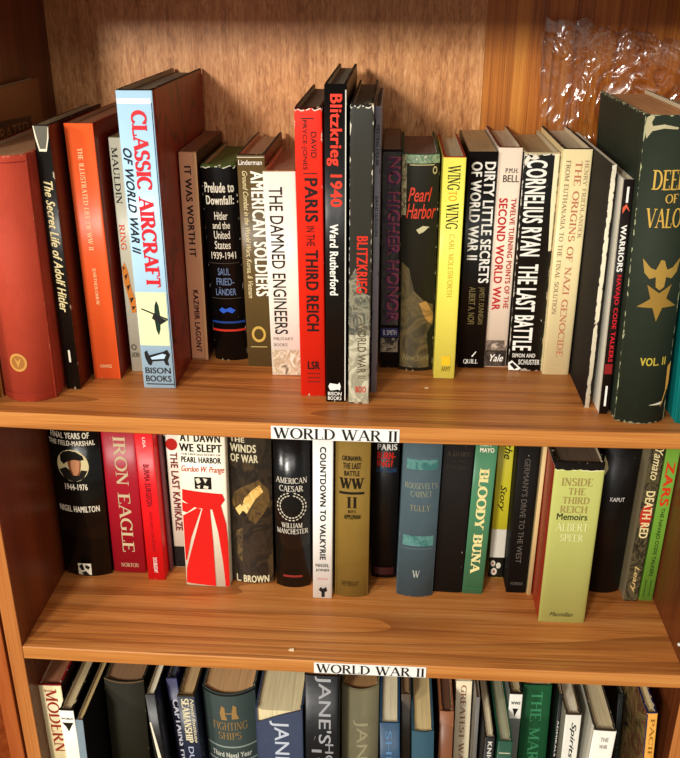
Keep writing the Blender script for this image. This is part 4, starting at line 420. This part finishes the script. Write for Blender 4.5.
def make_book(b):
    kind = b['kind']; t, dep, H = b['t'], b['dep'], b['H']; f = bulge_fn(b)
    name = {'pb': 'paperback_book', 'jk': 'hardcover_book', 'hc': 'hardcover_book'}[kind]
    root = bpy.data.objects.new(name, None); C.objects.link(root); root.empty_display_size = .02
    ln = b['lean']; px = b['x']+(t if ln > 0 else 0)
    root.location = (px, b['y'], b['z']+.0002); root.rotation_euler = (0, ln, 0)
    tag(root, b['label'], 'book', GROUPS[b['sh']])
    hold = lambda o: o
    sx = -t if ln > 0 else 0
    th = {'pb': min(.0006, t*.12), 'jk': min(.0024, t*.14), 'hc': min(.0026, t*.14)}[kind]
    col = b['col']; side = b.get('sidecol', col); wear = b.get('wear', .05); wc = b.get('wearc', '#d8cfb8'); cl = b.get('cloth', 0); gl = b.get('gloss', 0)
    groove = 0 if kind == 'pb' else min(.0009, t*.05)
    sidem = artmat(b['art'], 30) if 'art' in b else covermat(side, t, H, b.get('sidewear', wear), wc, cl, gl)
    slant = b.get('slant', 0)
    def top_plain(i, u): return H-(slant*(1-u)**1.3 if 0 <= u <= 1 else (0))
    parts = []
    if kind == 'jk':
        bc = b.get('board', '#2a2018'); up = b.get('cover_up', 0)
        bm = shell(t-.0008, dep-.0006, H, f, groove, th, 0, top_plain)
        for v in bm.verts: v.co.x += .0004; v.co.y += .0006
        cov = obj('cover', bm, [covermat(bc, t, H, .2, '#b8a888', 1, 0)]*2+[flat('#cfc0a0', .8)], root)
        rg = b.get('ragged', 0)
        def tj(i, u):
            z = H-.0008-up
            if rg and -.05 < u < 1.05: z -= max(0, .0012+.0028*mnoise.noise(Vector((i*.55, t*931, 3))))
            return z
        bm = shell(t, dep, H, f, groove, .00022, 0, tj, rim=.0011 if rg else 0)
        hold = obj('dust_jacket', bm, [covermat(col, t, H, wear, wc, 0, gl), sidem, flat('#e8e0cc', .7), flat(wc, .7)], root)
    else:
        bm = shell(t, dep, H, f, groove, th, 0, top_plain)
        hold = cov = obj('cover', bm, [covermat(col, t, H, wear, wc, cl, gl), sidem, flat('#cdbf9f', .8)], root)
    # page block
    bm = bmesh.new(); ins = .0003 if kind == 'pb' else .0034; n = 12; g = th+.0006
    lo, hi = (.0003, H-.0004) if kind == 'pb' else (ins, H-ins-(.001 if kind == 'jk' else 0))
    x0, x1 = g, t-g; ring_ = []
    for i in range(n+1):
        u = i/n; ring_.append((x0+(x1-x0)*u, th+.0009+(f(u) if kind != 'pb' else -.0004)*.9))
    for i in range(n+1):
        u = 1-i/n; ring_.append((x0+(x1-x0)*u, dep-(.0004 if kind == 'pb' else .004)-.0016*(1-(2*u-1)**2)))
    A = [bm.verts.new((x, y, lo)) for x, y in ring_]; Bv = [bm.verts.new((x, y, hi)) for x, y in ring_]; m_ = len(ring_)
    for i in range(m_): j = (i+1) % m_; bm.faces.new([A[i], A[j], Bv[j], Bv[i]])
    for i in range(n):
        k = m_-1-i
        bm.faces.new([Bv[i], Bv[i+1], Bv[k-1], Bv[k]]); bm.faces.new([A[i+1], A[i], A[k], A[k-1]])
    obj('page_block', bm, pagemat(b.get('pages', '#dccda4')), root)
    decals(b, f, hold, 0)
    for o in root.children: o.location.x = sx
    return root
for b in BOOKS: b['obj'] = make_book(b)
BK_ = {b['id']: b['obj'] for b in BOOKS}
# ------------------------------------------------------------------ bookcase
wood_top = wood('shelf_wood', '#86481e', '#c47a3a', '#dc9a56', 0, 42, .45, warp=.35, lines=.6)
wood_edge = wood('edge_band_wood', '#985820', '#c07a38', '#d69650', 0, 70, .3)
wood_side = wood('side_panel_wood_shaded', '#54260f', '#6e3618', '#824622', 2, 30, .3)  # reddish side wood, darkened further for the shade on the inner left face
wood_sedge = wood('side_edge_wood', '#8e5020', '#b0682e', '#c47e42', 2, 60, .3)
wood_back = wood('back_panel_wood', '#935628', '#d29056', '#f2b87c', 2, 40, .4, mott=.5)
wood_back2 = wood('back_panel_straight_grain', '#864510', '#c47424', '#e29a40', 2, 120, .5, warp=.12, lines=.25)
HB = -1.12; HT = .80
def board(bm, x0, x1, y0, y1, ztop, a, th=TB):
    n = 28; R_ = []
    for i in range(n+1):
        x = x0+(x1-x0)*i/n; z = ztop-sag(x, a); e = .0012
        R_.append([bm.verts.new(c) for c in ((x, y0+e, z), (x, y0, z-e), (x, y0, z-th+e), (x, y0+e, z-th), (x, y1, z-th), (x, y1, z))])
    for i in range(n):
        for k in range(6):
            f_ = bm.faces.new([R_[i][k], R_[i][(k+1) % 6], R_[i+1][(k+1) % 6], R_[i+1][k]]); f_.material_index = 1 if k in (0, 1, 2) else 0
    bm.faces.new(R_[0][::-1]); bm.faces.new(R_[n])
def bookcase(x, label, seam, sags, mats):
    top, edge, side, sedge, back, back2 = mats
    r = bpy.data.objects.new('bookcase', None); C.objects.link(r); r.location = (x, 0, HB); tag(r, label, 'bookcase')
    def place(o): o.location = (0, 0, -HB); return o
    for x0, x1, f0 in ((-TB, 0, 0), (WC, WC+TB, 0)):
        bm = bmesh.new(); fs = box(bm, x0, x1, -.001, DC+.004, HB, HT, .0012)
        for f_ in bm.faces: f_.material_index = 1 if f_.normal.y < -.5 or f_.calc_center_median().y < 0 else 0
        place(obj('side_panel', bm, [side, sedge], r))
    for z, a in sags:
        bm = bmesh.new(); board(bm, .0003, WC-.0003, 0, DC-.0003, z, a); bm.normal_update()
        bmesh.ops.recalc_face_normals(bm, faces=bm.faces[:]); place(obj('shelf', bm, [top, edge], r))
        if x == 0 and z == -S:
            bm = bmesh.new(); bmesh.ops.create_uvsphere(bm, u_segments=12, v_segments=8, radius=.0022, matrix=Matrix.Translation((WC-.0008, .032, -S+.018)))
            place(obj('shelf_pin', bm, flat('#d8d4c8', .2), r, True))  # shelf pin, its glint put into the pale colour
    bm = bmesh.new(); box(bm, -TB, WC+TB, -.004, DC+.004, HT, HT+TB, .0015); place(obj('top_panel', bm, top, r))
    bm = bmesh.new(); box(bm, .0003, WC-.0003, .02, .034, HB, -1.02); place(obj('kick_board', bm, side, r))
    bm = bmesh.new(); box(bm, 0, seam-.0002, DC, DC+.004, HB, HT); place(obj('back_panel', bm, back, r))
    bm = bmesh.new(); box(bm, seam+.0002, WC, DC, DC+.004, HB, HT); place(obj('back_panel', bm, back2, r))
    return r
SH = [(-1.0, 0), (Z3, 0), (-S, SAG2), (0, SAG1), (.431, 0)]
bookcase(0, 'honey-brown wooden bookcase holding three rows of war history books', .5195, SH, (wood_top, wood_edge, wood_side, wood_sedge, wood_back, wood_back2))
nb_side = wood('neighbour_side_wood', '#7a3410', '#9c4a1a', '#b05e28', 2, 18, .2)
bookcase(-WC-2*TB-.0035, 'neighbouring darker reddish bookcase seen as a strip at the lower left edge', .5, [(-1.0, 0), (-.66, 0), (-.32, 0), (.03, 0), (.42, 0)], (nb_side, nb_side, nb_side, nb_side, nb_side, nb_side))
# room
def plain(name, col, rough=.7):
    m, nt, bs = newmat(name); n = tex(nt, 20, 4); c = lin(col)
    nt.links.new(mixc(nt, mth(nt, 'MULTIPLY', n, .3), c, tuple(x*.8 for x in c[:3])+(1,)), bs.inputs['Base Color']); bs.inputs['Roughness'].default_value = rough; return m
bm = bmesh.new(); box(bm, -3, 4, -4, DC+.02, HB-.05, HB-.0005); o = obj('floor', bm, plain('carpet', '#8d7d68', .95)); o['kind'] = 'structure'
bm = bmesh.new(); box(bm, -3, 4, DC+.02, DC+.1, HB-.05, 1.6); o = obj('wall_back', bm, plain('wall_paint', '#e6dcc6')); o['kind'] = 'structure'
# ------------------------------------------------------------------ shelf labels (paper strips on the shelf edges)
def shelf_label(x0, x1, z0, z1, a, label, z_board):
    n = 16; bm = bmesh.new(); R_ = []
    for i in range(n+1):
        x = x0+(x1-x0)*i/n; d = -sag(x, a)
        R_.append([bm.verts.new(c) for c in ((x, -.0004, z0+d), (x, -.0004, z1+d), (x, -.0008, z1+d), (x, -.0008, z0+d))])
    for i in range(n):
        for k in range(4): bm.faces.new([R_[i][k], R_[i+1][k], R_[i+1][(k+1) % 4], R_[i][(k+1) % 4]])
    bm.faces.new(R_[0]); bm.faces.new(R_[n][::-1])
    bmesh.ops.recalc_face_normals(bm, faces=bm.faces[:])
    o = obj('shelf_label', bm, flat('#f4f1ea', .6)); tag(o, label, 'label', 'paper labels on the shelf edges')
    bm = bmesh.new(); w, h = x1-x0, z1-z0
    for q, (nv, fs) in enumerate(TXT[('WORLD WAR II', 'r')]):
        V = []
        for u, v in nv:
            x = x0+w*(.015+.97*u); V.append(bm.verts.new((x, -.0011-.00004*q, z0+h*(.03+.88*v)-sag(x, a))))
        for f_ in fs:
            nf = bm.faces.new([V[i] for i in f_]); nf.normal_update()
            if nf.normal.y > 0: nf.normal_flip()
    obj('lettering', bm, flat('#15130f', .6), o)
shelf_label(0.30015,0.43013,-0.01685,-0.00218,SAG1,'white paper strip lettered in black serif capitals on the upper shelf edge',0)
shelf_label(0.34173,0.47018,-0.32205,-0.30707,SAG2,'white paper strip lettered in black serif capitals on the middle shelf edge',0)

# ------------------------------------------------------------------ crinkled clear plastic bag
def bag():
    m = bpy.data.materials.new('clear_plastic'); m.use_nodes = True; nt = m.node_tree; nt.nodes.clear()
    out = N(nt, 'ShaderNodeOutputMaterial'); tr = N(nt, 'ShaderNodeBsdfTransparent'); tr.inputs[0].default_value = (.93, .92, .90, 1)
    gl = N(nt, 'ShaderNodeBsdfGlossy'); gl.inputs['Roughness'].default_value = .13; gl.inputs[0].default_value = (1, 1, 1, 1)
    lw = N(nt, 'ShaderNodeLayerWeight'); lw.inputs[0].default_value = .35
    mx = N(nt, 'ShaderNodeMixShader'); nt.links.new(mth(nt, 'ADD', mth(nt, 'MULTIPLY', lw.outputs['Fresnel'], .7), .035, clamp=True), mx.inputs[0])
    nt.links.new(tr.outputs[0], mx.inputs[1]); nt.links.new(gl.outputs[0], mx.inputs[2]); nt.links.new(mx.outputs[0], out.inputs[0])
    X0, X1, Zb, Zt = .592, .742, .10, .371
    nx, nz = 120, 200; bm = bmesh.new()
    def outline(u, v):
        x = X0+(X1-X0)*u; z = Zb+(Zt-Zb)*v
        z -= (.026*u+.003*math.sin(u*17)+.002*math.sin(u*41))*v**3
        x += .008*math.sin(v*5+u*2)*(1-u)-.012*(1-v)*(1-2*u)
        return x, z
    sheets = []
    for s_, off in ((0, 0), (1, 5.3)):
        g = []
        for j in range(nz+1):
            row = []
            for i in range(nx+1):
                u, v = i/nx, j/nz; x, z = outline(u, v); env = math.sin(math.pi*min(1, max(0, u)))**.6*math.sin(math.pi*min(1, v*.5+.5))**.5 if 0 < u < 1 else 0
                p_ = Vector((x*1.0+off, z, 0))
                w_ = Vector((x+.03*mnoise.noise(p_*14), z+.03*mnoise.noise(p_*11+Vector((4, 1, 0))), off))
                def rg(a, b_, s_): return (1-abs(mnoise.noise(Vector((w_.x*a, w_.y*b_, s_+off))))*2.2)
                q = .005*rg(26, 15, 1)+.0026*max(0, rg(60, 40, 4))**2+.0016*max(0, rg(130, 60, 9))**3+.004*mnoise.noise(p_*9)
                if s_ == 0: y = min(.3135, .306+q*.35)
                else: y = .298-.010*env-q*(.4+.6*env)
                row.append(bm.verts.new((x+.003*mnoise.noise(p_*60), min(.3135, y), z)))
            g.append(row)
        sheets.append(g)
        for j in range(nz):
            for i in range(nx):
                f_ = bm.faces.new([g[j][i], g[j][i+1], g[j+1][i+1], g[j+1][i]]); f_.smooth = True
    a, b_ = sheets
    for j in range(nz):
        for i in (0, nx): bm.faces.new([a[j][i], a[j+1][i], b_[j+1][i], b_[j][i]])
    for i in range(nx): bm.faces.new([a[nz][i], a[nz][i+1], b_[nz][i+1], b_[nz][i]])
    o = obj('plastic_bag', bm, m); tag(o, 'crinkled clear plastic bag standing against the back panel behind the upper row', 'bag')
bag()
# dim printed band and letters on the right board of the tall brown book
def board_print():
    b = [q for q in BOOKS if q['id'] == 'b0'][0]; cov = [c for c in b['obj'].children if c.name.startswith('cover')][0]
    x = b['t']+.0003+(-b['t'] if b['lean'] > 0 else 0)*0; nv, fs = TXT[('ISTRATED', 's')][0]
    bm = bmesh.new(); V = [bm.verts.new((x, y, z)) for y, z in ((.0, .247), (.17, .246), (.17, .266), (.0, .276))]; bm.faces.new(V); obj('colour_band', bm, flat('#4a2a14'), cov)
    bm = bmesh.new(); V = [bm.verts.new((x+.0002, .05+.11*u, .252-.003*u+.013*v)) for u, v in nv]
    for f_ in fs: bm.faces.new([V[i] for i in f_])
    bmesh.ops.recalc_face_normals(bm, faces=bm.faces[:]); obj('title_lettering', bm, flat('#a87a48'), cov)
board_print()
def scrap(name, x, y, z, r, h, col, label, seed):
    rnd = random.Random(seed); bm = bmesh.new(); n = 9
    P = [(r*(.7+.5*rnd.random())*math.cos(2*math.pi*i/n), r*.8*(.7+.5*rnd.random())*math.sin(2*math.pi*i/n)) for i in range(n)]
    A = [bm.verts.new((a, b_, 0)) for a, b_ in P]; T = [bm.verts.new((a*.9, b_*.9, h*(.6+.8*rnd.random()))) for a, b_ in P]; c0 = bm.verts.new((0, 0, h*1.1))
    bm.faces.new(A[::-1])
    for i in range(n): j = (i+1) % n; bm.faces.new([A[i], A[j], T[j], T[i]]); bm.faces.new([T[i], T[j], c0])
    o = obj(name, bm, flat(col, .7)); o.location = (x, y, z); tag(o, label, 'scrap')
scrap('paper_scrap',0.3145,0.0169,-0.30764,.0034,.0012,'#ecd2a8','small pale scrap lying on the bare front of the middle shelf',3)
scrap('paper_crumb',0.4603,0.0974,-0.00372,.0030,.0006,'#d8b080','tiny tan crumb on the upper shelf in front of the green jacketed book',8)

# ------------------------------------------------------------------ light
def area(name, loc, target, size, energy, col):
    l = bpy.data.lights.new(name, 'AREA'); l.shape = 'RECTANGLE'; l.size, l.size_y = size; l.energy = energy; l.color = col
    o = bpy.data.objects.new(name, l); C.objects.link(o); o.location = loc
    o.rotation_euler = (Vector(target)-Vector(loc)).to_track_quat('-Z', 'Y').to_euler(); return o
area('ceiling_and_fill_light', (-.66, -2.75, 1.02), (.38, .1, -.05), (.35, .35), 58, (1, .955, .885))
area('ceiling_and_fill_light', (-1.5, -1.85, .95), (.3, .1, -.2), (.3, .3), 24, (1, .95, .87))
area('ceiling_and_fill_light', (.1, -3.2, 1.45), (.4, .1, -.1), (1.2, .5), 16, (1, .955, .885))  # added broad fill light, not a lamp of the room
w = bpy.data.worlds.new('room_light'); bpy.context.scene.world = w; w.use_nodes = True
w.node_tree.nodes['Background'].inputs[0].default_value = (1, .94, .86, 1); w.node_tree.nodes['Background'].inputs[1].default_value = .36
# ------------------------------------------------------------------ camera
cd = bpy.data.cameras.new('camera'); co = bpy.data.objects.new('camera', cd); C.objects.link(co)
cd.sensor_fit = 'HORIZONTAL'; cd.sensor_width = 36; cd.lens = CAM['f']*36/680; cd.clip_start = .01
r_, u_, f_ = Vector(CAM['right']), Vector(CAM['up']), Vector(CAM['fw'])
M = Matrix((r_, u_, -f_)).transposed().to_4x4(); M.translation = Vector(CAM['loc']); co.matrix_world = M
sc = bpy.context.scene; sc.camera = co
sc.view_settings.view_transform = 'Standard'; sc.view_settings.look = 'None'; sc.view_settings.exposure = .3; sc.view_settings.gamma = 1
sc.view_settings.use_curve_mapping = False
